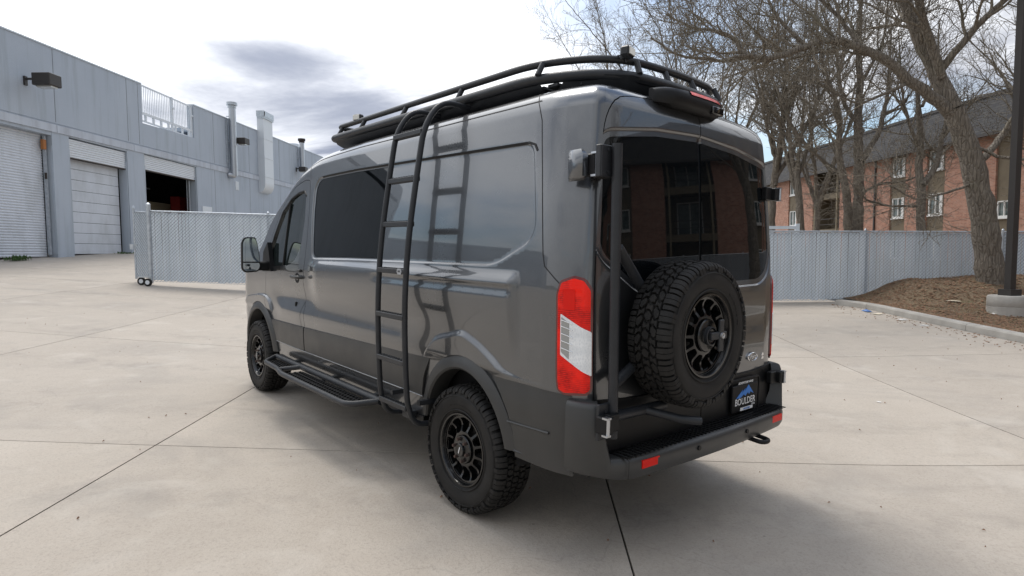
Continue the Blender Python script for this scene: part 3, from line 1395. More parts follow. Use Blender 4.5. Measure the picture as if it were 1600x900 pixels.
rd = []
for sg, poly in ((-1, dl), (1, dr)):
    d = panel('rear_door', poly, [GLS[sg]], rear_map(), .018, M['paint'], van, .02, edge_res=.014, lines=[(grow(GLS[sg], q_), True) for q_ in (.025, .030, .034, .038, .042, .048)])
    panel('rear_window', GLS[sg], [], rear_map(-.014, False), .05, M['glass'], d, .01, edge_res=.02)
    rd.append(d)
# black lower part of the doors
for sg in (-1, 1):
    pl = [(sg * .004, .59), (sg * .86, .59), (sg * .868, .855), (sg * .6, .838), (sg * .004, .838)]
    if sg < 0:
        pl = pl[::-1]
    if sg > 0:
        # number plate recess on the right leaf
        pass
    panel('lower_door_trim', pl, [], rear_map(.012, False), .04, M['black'], rd[0 if sg < 0 else 1], .02, edge_res=.03)

# gap backing and seams on the left side
sm = MB()


def rib(path, w, off, f, closed=False, sign=-1):
    V, F_ = ribbon(path, w, f, off * sign, closed)
    sm.add(V, F_)


LM = L_map()
rib(grow(DOOR, 0), .03, -.010, LM, True)
rib(GLASS_F, .03, -.010, LM, True)
rib(door_poly(-1), .03, -.012, rear_map(0, True), True, 1)
rib(door_poly(1), .03, -.012, rear_map(0, True), True, 1)
# roof ditch line, rear quarter line, cab line
roofline = [(y, 2.368) for y in np.linspace(-.575, 2.35, 60)] + [(y, 2.368) for y in np.linspace(2.4, 3.0, 12)]
rib(roofline, .007, .0018, LM)
rib([(-.545, 2.50), (-.55, 2.36), (-.585, 2.25), (-.60, 2.07), (-.655, 1.55), (-.67, 1.49), (-.74, 1.43), (-.765, 1.41)], .005, .0012, LM)
rib([(2.50, t_of(2.5, 2.17)), (2.53, t_of(2.53, 2.25)), (2.60, t_of(2.6, 2.34))], .005, .0012, LM)
# shadow line at the top of the window band
rib([(2.25, 2.190), (-.50, 2.141), (-.545, 2.125), (-.565, 2.09)], .013, .0025, LM)
# fuel flap
ff = round_poly([(2.462, 1.06), (2.60, .98), (2.62, .80), (2.47, .80)], .02, 3)
rib([(2.462, 1.06), (2.52, .99), (2.545, .92), (2.545, .60)], .005, .0012, LM)
cc = [(.43 + .10 * math.cos(a), .93 + .13 * math.sin(a)) for a in np.linspace(math.radians(75), math.radians(-120), 14)]
sm.build('panel_gaps', M['seam'], van, 180)

# ------------------------------------------------------- plastic cladding
def clad(name, poly, off=.010, mat='clad', dep=.012, mp=None, flip=True):
    return panel(name, poly, [], mp or L_map(off, False), .05, M[mat], van, dep, flip=flip, edge_res=.02)


za, zb = .615, .828


def clad_map(off):
    def f(Q):
        Q = np.asarray(Q, float)
        P = side_map(Q, off, False, -1)
        # rounded upper edge of the moulding
        k = sstep(Q[:, 1], .76, .90)
        P[:, 0] += k * .014
        return P
    return f


CM = clad_map(.016)
fr = ell(z0=za, cy=ARCH_F['cy'], cz=ARCH_F['cz'], a=ARCH_F['a'] + .02, b=ARCH_F['b'])
front_edge = [p for p in fr if p[0] < ARCH_F['cy'] and p[1] <= zb + .01]
clad('door_cladding', [(2.475, za)] + front_edge + [(3.33, zb - .013), (2.475, zb)], mp=CM)
clad('side_cladding', [(.46, za), (2.455, za), (2.455, zb), (.37, .87), (.43, .74)], mp=CM)
clad('quarter_cladding', [(-.835, .468), (-.445, .468), (-.435, .60), (-.40, .70), (-.345, .79), (-.25, .885), (-.45, .878), (-.835, .868)], mp=clad_map(.014))
# raised rib on the quarter
rbm = MB()
P = side_map(np.array([(-.40, .652), (-.71, .662)]), .018, False, -1)
rbm.tube(P.tolist(), .007, 6)
P = side_map(np.array([(-.44, .50), (-.84, .495)]), .014, False, -1)
rbm.tube(P.tolist(), .008, 6)
rbm.build('trim_rib', M['clad'], van, 40)
# sill
panel('sill', [(.46, .475), (3.20, .475), (3.235, .602), (.46, .607)], [], L_map(.004, False), .05, M['paint'], van, .02, flip=True, edge_res=.03)
b = MB()
P0 = side_map(np.array([(y, .609) for y in np.linspace(.46, 3.24, 12)]), .010, False, -1)
b.tube(P0.tolist(), .0045, 6)  # bright tube painting in the highlight line along the sill top
b.build('sill_highlight', M['bright'], van, 60)
for sg in (-1, 1):
    b = MB()
    b.box((sg * .93, 1.83, .45), (.07, 2.75, .05))
    b.build('rocker', M['black'], van, 30)


# wheel arch flares: ring sections swept along the arch
def flare(name, A, wd, sgn=-1, z0=.50, out=.035):
    vs, fs = [], []
    n = 36
    prof = [(0.0, .004), (0.0, out * .7), (.012, out), (wd * .6, out * .85), (wd, out * .35), (wd + .004, -.012)]
    inn = ell(z0=z0, n=n, cy=A['cy'], cz=A['cz'], a=A['a'] - .075, b=A['b'] - .075)
    outr = ell(z0=z0, n=n, cy=A['cy'], cz=A['cz'], a=A['a'] + .005, b=A['b'] + .01)
    for a, o in zip(inn, outr):
        for (u, h) in prof:
            f = u / wd
            p = a[0] + (o[0] - a[0]) * f
            z = a[1] + (o[1] - a[1]) * f
            w = float(pcub(z, WZx, WZy)) - .030 * float(sstep(p, 2.6, 4.2))
            vs.append((sgn * (w + h), p, z))
    m = len(prof)
    # inner return lip
    for i in range(n):
        for k in range(m - 1):
            q = (i * m + k, i * m + k + 1, (i + 1) * m + k + 1, (i + 1) * m + k)
            fs.append(q if sgn > 0 else q[::-1])
    base = len(vs)
    for i in range(n + 1):
        x, y, z = vs[i * m]
        vs.append((sgn * (abs(x) - .10), y, z))
    for i in range(n):
        q = (i * m, (i + 1) * m, base + i + 1, base + i)
        fs.append(q if sgn > 0 else q[::-1])
    return new_mesh_obj(name, vs, fs, M['clad'], van, 35)


for sg in (-1, 1):
    flare('wheel_arch_trim', ARCH_R, .08, sg, .50)
    flare('wheel_arch_trim', ARCH_F, .08, sg, .50, .04)
# wheel housings and underside
for sg in (-1, 1):
    for A in (ARCH_R, ARCH_F):
        b = MB()
        o = ell(z0=.40, n=20, cy=A['cy'], cz=A['cz'], a=A['a'] - .03, b=A['b'] - .03)
        vs = [(sg * .93, y, z) for y, z in o] + [(sg * .55, y, z) for y, z in o]
        n = len(o)
        fs = [(i, i + 1, n + i + 1, n + i) for i in range(n - 1)] + [tuple(range(n, 2 * n))]
        b.add(vs, fs)
        b.build('wheel_housing', M['dark'], van, 40)
b = MB()
b.box((0, 1.85, .50), (1.1, 5.3, .10))
b.box((0, 1.86, .47), (1.80, 2.7, .06))
b.box((0, -.72, .52), (1.76, .40, .08))
b.box((0, 0, .38), (1.5, .10, .10))
b.box((0, 3.75, .36), (1.4, .12, .08))
b.tube([(-.4, 3.2, .36), (-.4, .7, .34), (-.45, -.2, .42), (-.5, -.7, .36)], .035, 8)
b.box((.4, -.45, .40), (.5, .55, .16))
b.build('underbody', M['dark'], van, 30)
# dark inner shell behind the glass
b = MB()
b.box((0, 1.1, 1.35), (1.60, 3.5, 1.5))
b.build('cabin_lining', M['dark'], van, 30)

# ------------------------------------------------------- tail lamps
PE = PC - S_END
lamp_poly = round_poly([(PC - CS[6] + .006, .905), (PC - CS[6] + .030, .880), (-.80, .868), (-.762, .885),
                        (-.755, .93), (-.755, 1.36), (-.775, 1.425), (-.85, 1.452), (PC - CS[5], 1.440), (PC - CS[6] + .006, 1.385)],
                       [.015, .015, .015, .015, .02, .015, .015, .015, .015, .015], 3)
for sg in (-1, 1):
    mp = (lambda o: (L_map(o, False) if sg < 0 else R_map(o, False)))
    fl = sg < 0
    t_ = panel('tail_light', lamp_poly, [], mp(.010), .012, M['red_dark'], van, .03, flip=fl, edge_res=.012)
    inner = grow(lamp_poly, -.013)
    lens = panel('red_lens', inner, [], mp(.016), .010, M['red'], t_, .008, flip=fl, edge_res=.010)
    x0, x1 = -.785, PE + .014
    cl = [(x1, 1.185), (x0, 1.265), (x0, 1.065), (x1, .975)]
    panel('clear_lens', round_poly(cl, .006, 2), [], mp(.0185), .010, M['clear'], t_, .004, flip=fl, edge_res=.010)
    panel('lamp_chamber', round_poly([(-.790, 1.250), (-.790, 1.080), (-.832, 1.048), (-.832, 1.222)], .004, 2), [], mp(.0205), .02, M['clear_dark'], t_, .003, flip=fl, edge_res=.02)
    panel('reflector', round_poly([(-.80, 1.385), (-.86, 1.385), (-.86, 1.285), (-.80, 1.285)], .006, 2), [], mp(.0185), .02,
          M['reflector'], t_, .004, flip=fl, edge_res=.02)
    for zz in (1.10, 1.135, 1.17, 1.205, 1.235):
        e_ = MB()
        Q = side_map(np.array([(-.79, zz), (-.815, zz - .006), (-.85, zz - .016)]), .0222, False, sg)
        e_.tube(Q.tolist(), .0022, 4)
        e_.build('lens_rib', M['white'], t_, 40)

# ------------------------------------------------------- bumper
def bumper():
    pth = []
    half = [(-.968, -.835), (-.975, -.90), (-.957, -.955), (-.925, -1.0), (-.885, -1.035), (-.845, -1.06), (-.80, -1.08), (-.76, -1.10),
            (-.55, -1.115), (-.25, -1.128), (0, -1.132)]
    H = [np.array(a) for a in half]
    full = H + [np.array((-a[0], a[1])) for a in H[-2::-1]]
    # resample
    D = [full[0]]
    for a, c in zip(full[:-1], full[1:]):
        k = max(1, int(np.linalg.norm(c - a) / .02))
        for j in range(1, k + 1):
            D.append(a + (c - a) * j / k)
    D = np.array(D)
    # smooth
    for _ in range(6):
        D[1:-1] = (D[:-2] + 2 * D[1:-1] + D[2:]) / 4
    n = len(D)
    vs, fs = [], []
    for i, (x, y) in enumerate(D):
        ax = abs(x)
        top = .60 + .262 * sstep(ax, .865, .915) if y < -.98 else .862
        top = float(top)
        zb_ = .505 + .02 * float(sstep(ax, .8, .97))
        T = D[min(i + 1, n - 1)] - D[max(i - 1, 0)]
        T /= np.linalg.norm(T)
        nn = np.array([-T[1], T[0]])      # inward
        if nn @ np.array([-x, -y - .4]) < 0:
            nn = -nn
        wd = .075 if top > .7 else .16
        wd = .17 - .10 * float(sstep(ax, .82, .90))
        prof = [(.05, zb_ - .02), (.012, zb_ - .012), (0, zb_ + .012), (0, top - .030), (.008, top - .010), (.022, top), (wd, top), (wd + .004, .55)]
        for (u, z) in prof:
            q = np.array((x, y)) + nn * u
            vs.append((q[0], q[1], z))
    m = 8
    for i in range(n - 1):
        for k in range(m - 1):
            fs.append((i * m + k, (i + 1) * m + k, (i + 1) * m + k + 1, i * m + k + 1))
    return new_mesh_obj('rear_bumper', vs, fs, M['clad'], van, 38)


bp = bumper()
b = MB()
for k in range(46):
    x = -.80 + 1.6 * k / 45
    b.box((x, -1.04, .6035), (.012, .11, .005))
o = b.build('step_tread', M['black'], bp, 30)
tag(o, kind='stuff')
b = MB()
for x in (-.67, .68):
    pass
for x0, x1 in ((-.705, -.575), (.60, .73)):
    bb = MB()
    P = [(x0, .538), (x1, .538), (x1, .578), (x0, .578)]
    yv = lambda x: -1.1 - .02 * (1 - abs(x) / .7) - .001
    bb.prism(P, lambda q: (q[0], yv(q[0]) + .015, q[1]), lambda q: (q[0], yv(q[0]) - .008, q[1]))
    bb.build('reflector', M['reflector'], bp, 30)
for x in (-.25, .25):
    bb = MB()
    bb.lathe([(-1.135 if abs(x) < .5 else -1.092 if abs(x) > .83 else -1.104, .001), (-1.135 if abs(x) < .5 else -1.092 if abs(x) > .83 else -1.104, .013), (-1.09, .014)], 14, 'y', (x, 0, .556))
    bb.build('parking_sensor', M['black'], bp, 40)
bb = MB()
bb.tube([(-.795, -1.0935, .502), (-.795, -1.0965, .53), (-.795, -1.0965, .59), (-.795, -1.07, .6035)], .002, 4)
bb.build('bumper_seam', M['seam'], bp, 30)
# black inner wall between bumper and doors
b = MB()
b.box((0, -.94, .555), (1.70, .10, .09))
b.build('bumper_core', M['black'], van, 20)
# tow loop
b = MB()
b.tube(rounded([(.36, -1.0, .49), (.36, -1.175, .475), (.45, -1.175, .475), (.45, -1.0, .49)], .06, 6), .014, 8)
b.build('tow_loop', M['black'], van, 60)

# ------------------------------------------------------- hinges
def hinge(cx, cy, cz, sg, h=.13, cover=True):
    b = MB()
    b.bevbox((cx + sg * .010, cy - .045, cz), (.055, .07, h * .80), .006)
    b.bevbox((cx - sg * .052, cy - .036, cz), (.075, .035, h * .86), .005)
    o = b.build('door_hinge', M['black'], van, 30)
    b = MB()
    b.tube([(cx + sg * .030, cy - .084, cz - h * .38), (cx + sg * .030, cy - .084, cz + h * .38)], .0085, 10)
    b.box((cx + sg * .030, cy - .074, cz + h * .40), (.030, .03, .009))
    b.box((cx + sg * .030, cy - .074, cz - h * .40), (.030, .03, .009))
    b.build('hinge_pin', M['bright'], o, 40)
    if cover:
        b = MB()
        vs = []
        for (dz, k) in ((-.072, .55), (-.055, 1.0), (.045, 1.0), (.075, .35)):
            for (dx, dy) in ((0, .075), (-.022 * k, .055), (-.036 * k, 0), (-.030 * k, -.045 * k), (0, -.050 * k)):
                vs.append((cx + sg * .045 - sg * dx, cy + .01 + dy, cz + dz))
        m = 5
        fs = []
        for i in range(3):
            for k in range(m - 1):
                q = (i * m + k, i * m + k + 1, (i + 1) * m + k + 1, (i + 1) * m + k)
                fs.append(q if sg > 0 else q[::-1])
        fs.append((0, 1, 2, 3, 4))
        fs.append((15, 16, 17, 18, 19)[::-1])
        b.add(vs, fs)
        b.build('hinge_cover', M['paint'], o, 50)
    return o


hinge(-.905, -.875, 1.985, -1)
hinge(.835, -.872, 1.985, 1, .10, False)
hinge(-.935, -1.02, .785, -1, .10, False)
hinge(.845, -.96, .785, 1, .09, False)

# ------------------------------------------------------- swing-arm mast and spare carrier
car = empty('wheel_carrier', parent=van)
b = MB()
b.tube([(-.85, -1.035, .70), (-.885, -1.035, 2.075)], .024, 16)
b.build('mast', M['powder'], car, 50)
b = MB()
b.bevbox((-.900, -1.0, 1.995), (.12, .018, .145), .003)
b.bevbox((-.945, -.99, 1.995), (.04, .03, .145), .003)
for dz in (-.05, .05):
    b.cyl((-.918, -1.008, 1.995 + dz), (-.918, -1.016, 1.995 + dz), .008, 8)
b.build('bracket', M['powder'], car, 30)
b = MB()
b.bevbox((-.885, -1.02, .785), (.12, .02, .17), .003)
for dz in (-.05, .05):
    b.cyl((-.905, -1.03, .785 + dz), (-.905, -1.036, .785 + dz), .008, 8)
b.build('bracket', M['powder'], car, 30)
b = MB()
b.tube([(-.835, -1.03, .80), (-.45, -1.035, .80)], .026, 12)
b.tube([(-.62, -1.03, .80), (-.50, -1.18, .765), (-.42, -1.235, .755)], .021, 14)
b.tube([(-.835, -1.02, 1.60), (-.60, -.985, 1.40), (-.36, -.985, 1.19)], .026, 12)
b.tube([(-.835, -1.02, .95), (-.36, -.985, 1.17)], .026, 12)
b.cyl((-.36, -.96, 1.175), (-.36, -1.10, 1.175), .09, 20)
b.build('arm', M['powder'], car, 50)

# ------------------------------------------------------- third brake light
def brake_light():
    b = MB()
    secs = []
    xs = np.linspace(-.40, .20, 19)
    for i, x in enumerate(xs):
        u = (x + .10) / .30
        k = (1 - abs(u) ** 4.0) ** .5 if abs(u) < 1 else 0.02
        k = max(k, .30)
        y0 = -.83
        dp = .13 * k
        zc, h = 2.415, .050 * (0.55 + .45 * k)
        sec = [(y0, zc + h * 1.15), (y0 - dp * .55, zc + h * 1.05), (y0 - dp * .9, zc + h * .75), (y0 - dp, zc + h * .3), (y0 - dp * .98, zc - h * .6),
               (y0 - dp * .85, zc - h), (y0 - dp * .3, zc - h * 1.05), (y0, zc - h * 1.0)]
        secs.append([(x, y, z) for y, z in sec])
    vs = [p for s in secs for p in s]
    m = 8
    fs = []
    for i in range(len(secs) - 1):
        for k in range(m - 1):
            fs.append((i * m + k, (i + 1) * m + k, (i + 1) * m + k + 1, i * m + k + 1))
    fs.append(tuple(range(m)))
    fs.append(tuple((len(secs) - 1) * m + k for k in range(m))[::-1])
    o = new_mesh_obj('brake_light', vs, fs, M['black'], van, 50)
    vs = []
    lx = [i for i in range(len(secs)) if -.23 <= secs[i][0][0] <= .185]
    for i in lx:
        s = secs[i]
        for k, dz in ((2, .001), (3, .003)):
            x, y, z = s[k]
            vs.append((x, y - .004, z + dz))
        x, y, z = s[1]
        vs.append((x, y - .002, z + .004))
    n = len(lx)
    fs = []
    for i in range(n - 1):
        a = i * 3
        fs.append((a, a + 1, a + 4, a + 3)[::-1])
        fs.append((a + 2, a, a + 3, a + 5)[::-1])
    new_mesh_obj('red_lens', vs, fs, M['red'], o, 60)
    b = MB()
    b.bevbox((.06, -.955, 2.388), (.11, .03, .045), .006)
    b.cyl((.05, -.965, 2.39), (.05, -.976, 2.386), .012, 12)
    b.build('reversing_camera', M['gloss_black'], o, 40)
    return o


brake_light()


# ------------------------------------------------------- text helper
def text_mesh(txt, size, extrude=.001, shear=0.0):
    c = bpy.data.curves.new('text', 'FONT')
    c.body = txt
    c.size = size
    c.extrude = extrude
    c.shear = shear
    c.align_x = 'CENTER'
    c.align_y = 'CENTER'
    c.resolution_u = 3
    o = bpy.data.objects.new('text', c)
    COL.objects.link(o)
    bpy.context.view_layer.update()
    dg = bpy.context.evaluated_depsgraph_get()
    me = bpy.data.meshes.new_from_object(o.evaluated_get(dg))
    bpy.data.objects.remove(o)
    return me


def text_obj(name, txt, size, mat, parent, fm, extrude=.001, shear=0.0, bold=0.0):
    me = text_mesh(txt, size, extrude, shear)
    me.materials.clear()
    me.materials.append(mat)
    for v in me.vertices:
        v.co = fm(v.co)
    o = bpy.data.objects.new(name, me)
    COL.objects.link(o)
    o.parent = parent
    return o


# number plate on the right leaf, in a recess frame
px, pz = .455, .70
py = -1.0
pl = MB()
pl.bevbox((px, -.992, pz), (.30, .016, .165), .004)
plate = pl.build('number_plate', M['plate'], rd[1], 30)
plm = lambda yy: (lambda v: Vector((px + v.x, yy - v.z, pz + v.y)))
b = MB()
b.tube(rounded([(px - .20, -.987, pz + .115), (px + .19, -.987, pz + .115), (px + .19, -.987, pz - .10)], .03, 4), .006, 6)
b.build('plate_recess_lip', M['black'], rd[1], 40)
text_obj('print', 'BOULDER', .060, M['white'], plate, lambda v: Vector((px + v.x * .92, -1.0015 - v.z, pz - .022 + v.y)), .0006)
text_obj('print', 'VANS', .016, M['white'], plate, lambda v: Vector((px + .10 + v.x, -1.0015 - v.z, pz - .052 + v.y)), .0006)
b = MB()
b.box((px + .02, -1.0012, pz - .069), (.15, .0015, .019))
b.build('print_strip', M['white'], plate)
text_obj('print', 'BOULDER', .017, M['blue'], plate, lambda v: Vector((px + .02 + v.x, -1.0035 - v.z, pz - .069 + v.y)), .0004)
b = MB()
for poly in ([(-.11, .005), (-.03, .052), (-.045, .03), (.0, .058), (-.015, .035), (.035, .076), (.10, .015), (.06, .03), (.045, .015), (.03, .03), (.0, .01), (-.02, .022), (-.06, .004)],):
    b.prism(poly, lambda q: (px + q[0], -1.0002, pz + q[1]), lambda q: (px + q[0], -1.0018, pz + q[1]))
b.build('mountain_emblem', M['blue'], plate)
text_obj('print', 'ADVENTURE VANS', .021, M['white'], plate, lambda v: Vector((px + v.x, -.9998 - v.z, pz + .094 + v.y)), .0006, .35)
# badge
b = MB()
yb = -.972
b.lathe([(yb, .001), (yb - .004, .001)], 4, 'y', (.60, 0, .935))
b = MB()
vs = []
prof = [(1.0, 0.0), (1.0, -.008), (.90, -.011), (.84, -.008), (.0, -.0075)]
n = 32
for k in range(n):
    a = 2 * math.pi * k / n
    for (s, d) in prof:
        vs.append((.60 + .062 * s * math.cos(a), yb + .018 + d, .935 + .028 * s * math.sin(a)))
fs = []
for k in range(n):
    l = (k + 1) % n
    for i in range(len(prof) - 1):
        fs.append((k * 5 + i, l * 5 + i, l * 5 + i + 1, k * 5 + i + 1))
badge = new_mesh_obj('oval_badge', vs, fs, None, rd[1], 40, [M['chrome'], M['gloss_black']], [0 if (i % 4) < 3 else 1 for i in range(len(fs))])
text_obj('script', 'Ford', .040, M['chrome'], badge, lambda v: Vector((.60 + v.x, yb + .0098 - v.z, .935 + v.y)), .0015, .3)
b = MB()
for k, (a0, a1) in enumerate(((.0, .022), (.022, .044))):
    b.prism([(.735, .905 + a0), (.765, .905 + a0), (.768, .92 + a0), (.742, .925 + a0)], lambda q: (q[0], float(rear_y(np.array([q[0]]), np.array([q[1]]))[0][0]) - .001, q[1]),
            lambda q: (q[0], float(rear_y(np.array([q[0]]), np.array([q[1]]))[0][0]) - .003, q[1]))
b.build('badge_strip', M['chrome'], rd[1], 40)


# ------------------------------------------------------- wheels
TR, TW = .395, .25


def crown(w):
    """tread radius at lateral position w (outer face at w = -TW/2)"""
    a = abs(w) / (TW / 2)
    return TR - .012 - .016 * max(0, a - .55) ** 2 * 4.9 - .0


def make_tyre(kind):
    b = MB()
    # carcass
    pr = []
    hw = TW / 2
    for (a, r) in [(-hw + .030, .205), (-hw + .020, .220), (-hw + .010, .235), (-hw + .001, .262), (-hw - .006, .295), (-hw - .004, .325), (-hw + .004, .348), (-hw + .016, .362),
                   (-hw + .034, .371), (-hw + .07, .3745), (-.02, .3755)]:
        pr.append((a, r))
    full = pr + [(-a, r) for a, r in reversed(pr)]
    b.lathe(full, 72, 'x')
    # sidewall rings
    for s in (-1, 1):
        b.lathe([(s * (hw - .002), .240), (s * (hw + .0025), .243), (s * (hw + .0025), .246), (s * (hw - .001), .250)], 72, 'x')
        b.lathe([(s * (hw + .004), .330), (s * (hw + .0065), .332), (s * (hw + .003), .338)], 72, 'x')

    def blk(poly, top=.0, base=.022, taper=.0012):
        """poly: (theta, w) points"""
        cx = sum(p[0] for p in poly) / len(poly)
        cw = sum(p[1] for p in poly) / len(poly)
        n = len(poly)
        vs = []
        for lvl, sc in ((0, .98), (1, .88)):
            for (th, w) in poly:
                tt = cx + (th - cx) * sc
                ww = cw + (w - cw) * sc
                a = min(1.0, abs(ww) / hw)
                rt = TR - .001 - .014 * max(0, a - .62) ** 2 / .1444 * 1.0
                r = rt if lvl else rt - base
                vs.append((ww, r * math.cos(tt), r * math.sin(tt)))
        fs = [tuple(range(n, 2 * n))]
        for i in range(n):
            j = (i + 1) % n
            fs.append((i, j, n + j, n + i))
        b.add(vs, fs)

    def lug(th0, th1, s, r0=.345, out=.006, wi=.072):
        """shoulder lug running down the sidewall"""
        vs = []
        for th in (th0, th1):
            for (w, r) in ((wi, TR - .003), (.098, TR - .006), (.116, TR - .014), (.1275, .368), (.1305, r0), (.124, r0 - .004)):
                vs.append((s * w, r * math.cos(th), r * math.sin(th)))
        th_m0, th_m1 = th0, th1
        for th in (th0, th1):
            for (w, r) in ((wi, TR - .022), (.098, TR - .022), (.108, .366), (.116, .352), (.120, r0), (.118, r0 - .004)):
                vs.append((s * w, r * math.cos(th), r * math.sin(th)))
        m = 6
        fs = []
        for k in range(m - 1):
            fs.append((k, k + 1, m + k + 1, m + k))
            fs.append((k, k + 1, 2 * m + k + 1, 2 * m + k))
            fs.append((m + k, m + k + 1, 3 * m + k + 1, 3 * m + k))
        fs.append((0, m, 3 * m, 2 * m))
        b.add(vs, fs)
    if kind == 'road':
        n = 34
        P = 2 * math.pi / n
        rr = random.Random(3)
        for i in range(n):
            t0 = i * P
            for s in (-1, 1):
                off = 0 if s < 0 else P * .5
                j = rr.uniform(-.06, .06) * P
                lug(t0 + off + P * .08 + j, t0 + off + P * .46 + j, s, .350 if i % 2 else .342)
                lug(t0 + off + P * .52 + j, t0 + off + P * .90 + j, s, .356)
                # intermediate blocks
                o2 = off + P * .25
                a = .068
                c = .026
                blk([(t0 + o2 + P * .02, s * a), (t0 + o2 + P * .36, s * (a - .004)), (t0 + o2 + P * .50, s * (a - .018)), (t0 + o2 + P * .42, s * c),
                     (t0 + o2 + P * .06, s * (c + .004)), (t0 + o2 - P * .06, s * (a - .016))])
                blk([(t0 + o2 + P * .56, s * (a - .002)), (t0 + o2 + P * .90, s * a), (t0 + o2 + P * .82, s * (a - .022)), (t0 + o2 + P * .94, s * (c + .003)),
                     (t0 + o2 + P * .50, s * c), (t0 + o2 + P * .62, s * (a - .020))])
            blk([(t0 + P * .02, -.019), (t0 + P * .42, -.021), (t0 + P * .50, .002), (t0 + P * .40, .020), (t0 + P * .04, .018), (t0 - P * .04, -.002)])
            blk([(t0 + P * .50, -.020), (t0 + P * .92, -.018), (t0 + P * .86, .004), (t0 + P * .96, .019), (t0 + P * .54, .021), (t0 + P * .60, .0)])
    else:
        n = 26
        P = 2 * math.pi / n
        for i in range(n):
            t0 = i * P
            for s in (-1, 1):
                off = 0 if s < 0 else P * .5
                lug(t0 + off + P * .04, t0 + off + P * .30, s, .338 if i % 2 else .348, wi=.068)
                lug(t0 + off + P * .335, t0 + off + P * .60, s, .338 if i % 2 else .348, wi=.068)
                lug(t0 + off + P * .70, t0 + off + P * .92, s, .356, wi=.074)
                o2 = off + P * .2
                blk([(t0 + o2 + P * .00, s * .064), (t0 + o2 + P * .30, s * .066), (t0 + o2 + P * .56, s * .040), (t0 + o2 + P * .44, s * .026), (t0 + o2 + P * .20, s * .030), (t0 + o2 - P * .10, s * .050)])
                blk([(t0 + o2 + P * .42, s * .066), (t0 + o2 + P * .84, s * .062), (t0 + o2 + P * .80, s * .044), (t0 + o2 + P * .98, s * .028), (t0 + o2 + P * .62, s * .026), (t0 + o2 + P * .66, s * .042)])
            blk([(t0 + P * .02, -.020), (t0 + P * .30, -.023), (t0 + P * .52, .000), (t0 + P * .40, .020), (t0 + P * .16, .022), (t0 - P * .02, .0)])
            blk([(t0 + P * .44, -.023), (t0 + P * .88, -.019), (t0 + P * .80, .0), (t0 + P * .94, .021), (t0 + P * .56, .021), (t0 + P * .62, .0)])
    me = new_mesh_obj('tyre', b.v, b.f, M['rubber'], None, 28)
    return me


def side_text(parent, txt, mid_deg, r, size, x):
    me = text_mesh(txt, size, .0012)
    me.materials.clear()
    me.materials.append(M['rubber'])
    for v in me.vertices:
        a = math.radians(mid_deg) - v.co.x / r * -1
        rr = r + v.co.y
        # clockwise reading seen from outside (-x)
        v.co = Vector((x - v.co.z, -rr * math.sin(a) * 1, rr * math.cos(a)))
    o = bpy.data.objects.new('raised_letters', me)
    COL.objects.link(o)
    o.parent = parent
    return o


def make_rim(nuts=True):
    """outer face towards -x"""
    b = MB()
    hw = TW / 2
    b.lathe([(-hw + .022, .219), (-hw + .014, .226), (-hw + .006, .224), (-hw + .006, .215), (-hw + .016, .209), (-hw + .040, .206), (-hw + .050, .198), (.10, .192), (.115, .215)], 64, 'x')
    b.lathe([(.02, .001), (.02, .19)], 32, 'x')
    b.lathe([(-.02, .05), (.02, .05), (.02, .15), (-.0, .15)], 32, 'x')

    # spoked face as a mapped panel with 12 windows
    def fm(Q):
        Q = np.asarray(Q, float)
        r = np.hypot(Q[:, 0], Q[:, 1])
        x = -hw + .034 + .010 * sstep(r, .20, .17) - .014 * sstep(r, .15, .095) + .006 * np.exp(-((r - .155) / .02) ** 2)
        return np.stack([x, -Q[:, 0], Q[:, 1]], 1)
    outer = [(.207 * math.cos(a), .207 * math.sin(a)) for a in np.linspace(0, 2 * math.pi, 96, endpoint=False)]
    holes = []
    for k in range(12):
        a = 2 * math.pi * (k + .5) / 12
        wi, wo = .028, .0435
        ca, sa = math.cos(a), math.sin(a)
        q = round_poly([(.106, -wi * .72), (.188, -wo), (.196, 0), (.188, wo), (.106, wi * .72)], [.012, .014, .01, .014, .012], 4)
        holes.append([(x * ca - y * sa, x * sa + y * ca) for x, y in q])
    face = panel('rim_face', outer, holes, fm, .012, M['rim'], None, .030, flip=False, edge_res=.008)
    rim = new_mesh_obj('rim', b.v, b.f, M['rim'], None, 35)
    # hub
    h = MB()
    h.lathe([(-hw + .018, .088), (-hw + .012, .084), (-hw + .012, .045), (-hw + .010, .042), (-hw - .004, .040), (-hw - .008, .036), (-hw - .006, .030), (-hw - .006, .001)], 40, 'x')
    hub = new_mesh_obj('hub_cap', h.v, h.f, M['rim'], None, 35)
    return rim, face, hub


tyA = make_tyre('road')
tyB = make_tyre('spare')
rim, face, hub = make_rim()
nm = MB()
nm.tube([(-TW / 2 + .012, 0, 0), (-TW / 2 - .006, 0, 0)], .0105, 6)
nm.tube([(-TW / 2 - .006, 0, 0), (-TW / 2 - .010, 0, 0)], .0075, 6)
nut = new_mesh_obj('lug_nut', nm.v, nm.f, M['nut'], None, 30)


def setp(o, parent, m=None):
    o.parent = parent
    if m is not None:
        o.matrix_basis = m
    return o


def assemble(parent, tyre, nuts=True, first=False):
    """parts directly under the wheel; wheel is a child of the van"""
    def use(src, m=None):
        if src.parent is None:
            return setp(src, parent, m)
        c = src.copy()
        COL.objects.link(c)
        return setp(c, parent, m if m is not None else Matrix.Identity(4))
    use(tyre)
    use(rim)
    use(face)
    use(hub)
    if nuts:
        for k in range(6):
            a = 2 * math.pi * (k + .5) / 6
            use(nut, Matrix.Translation((0, .067 * math.sin(a), .067 * math.cos(a))))


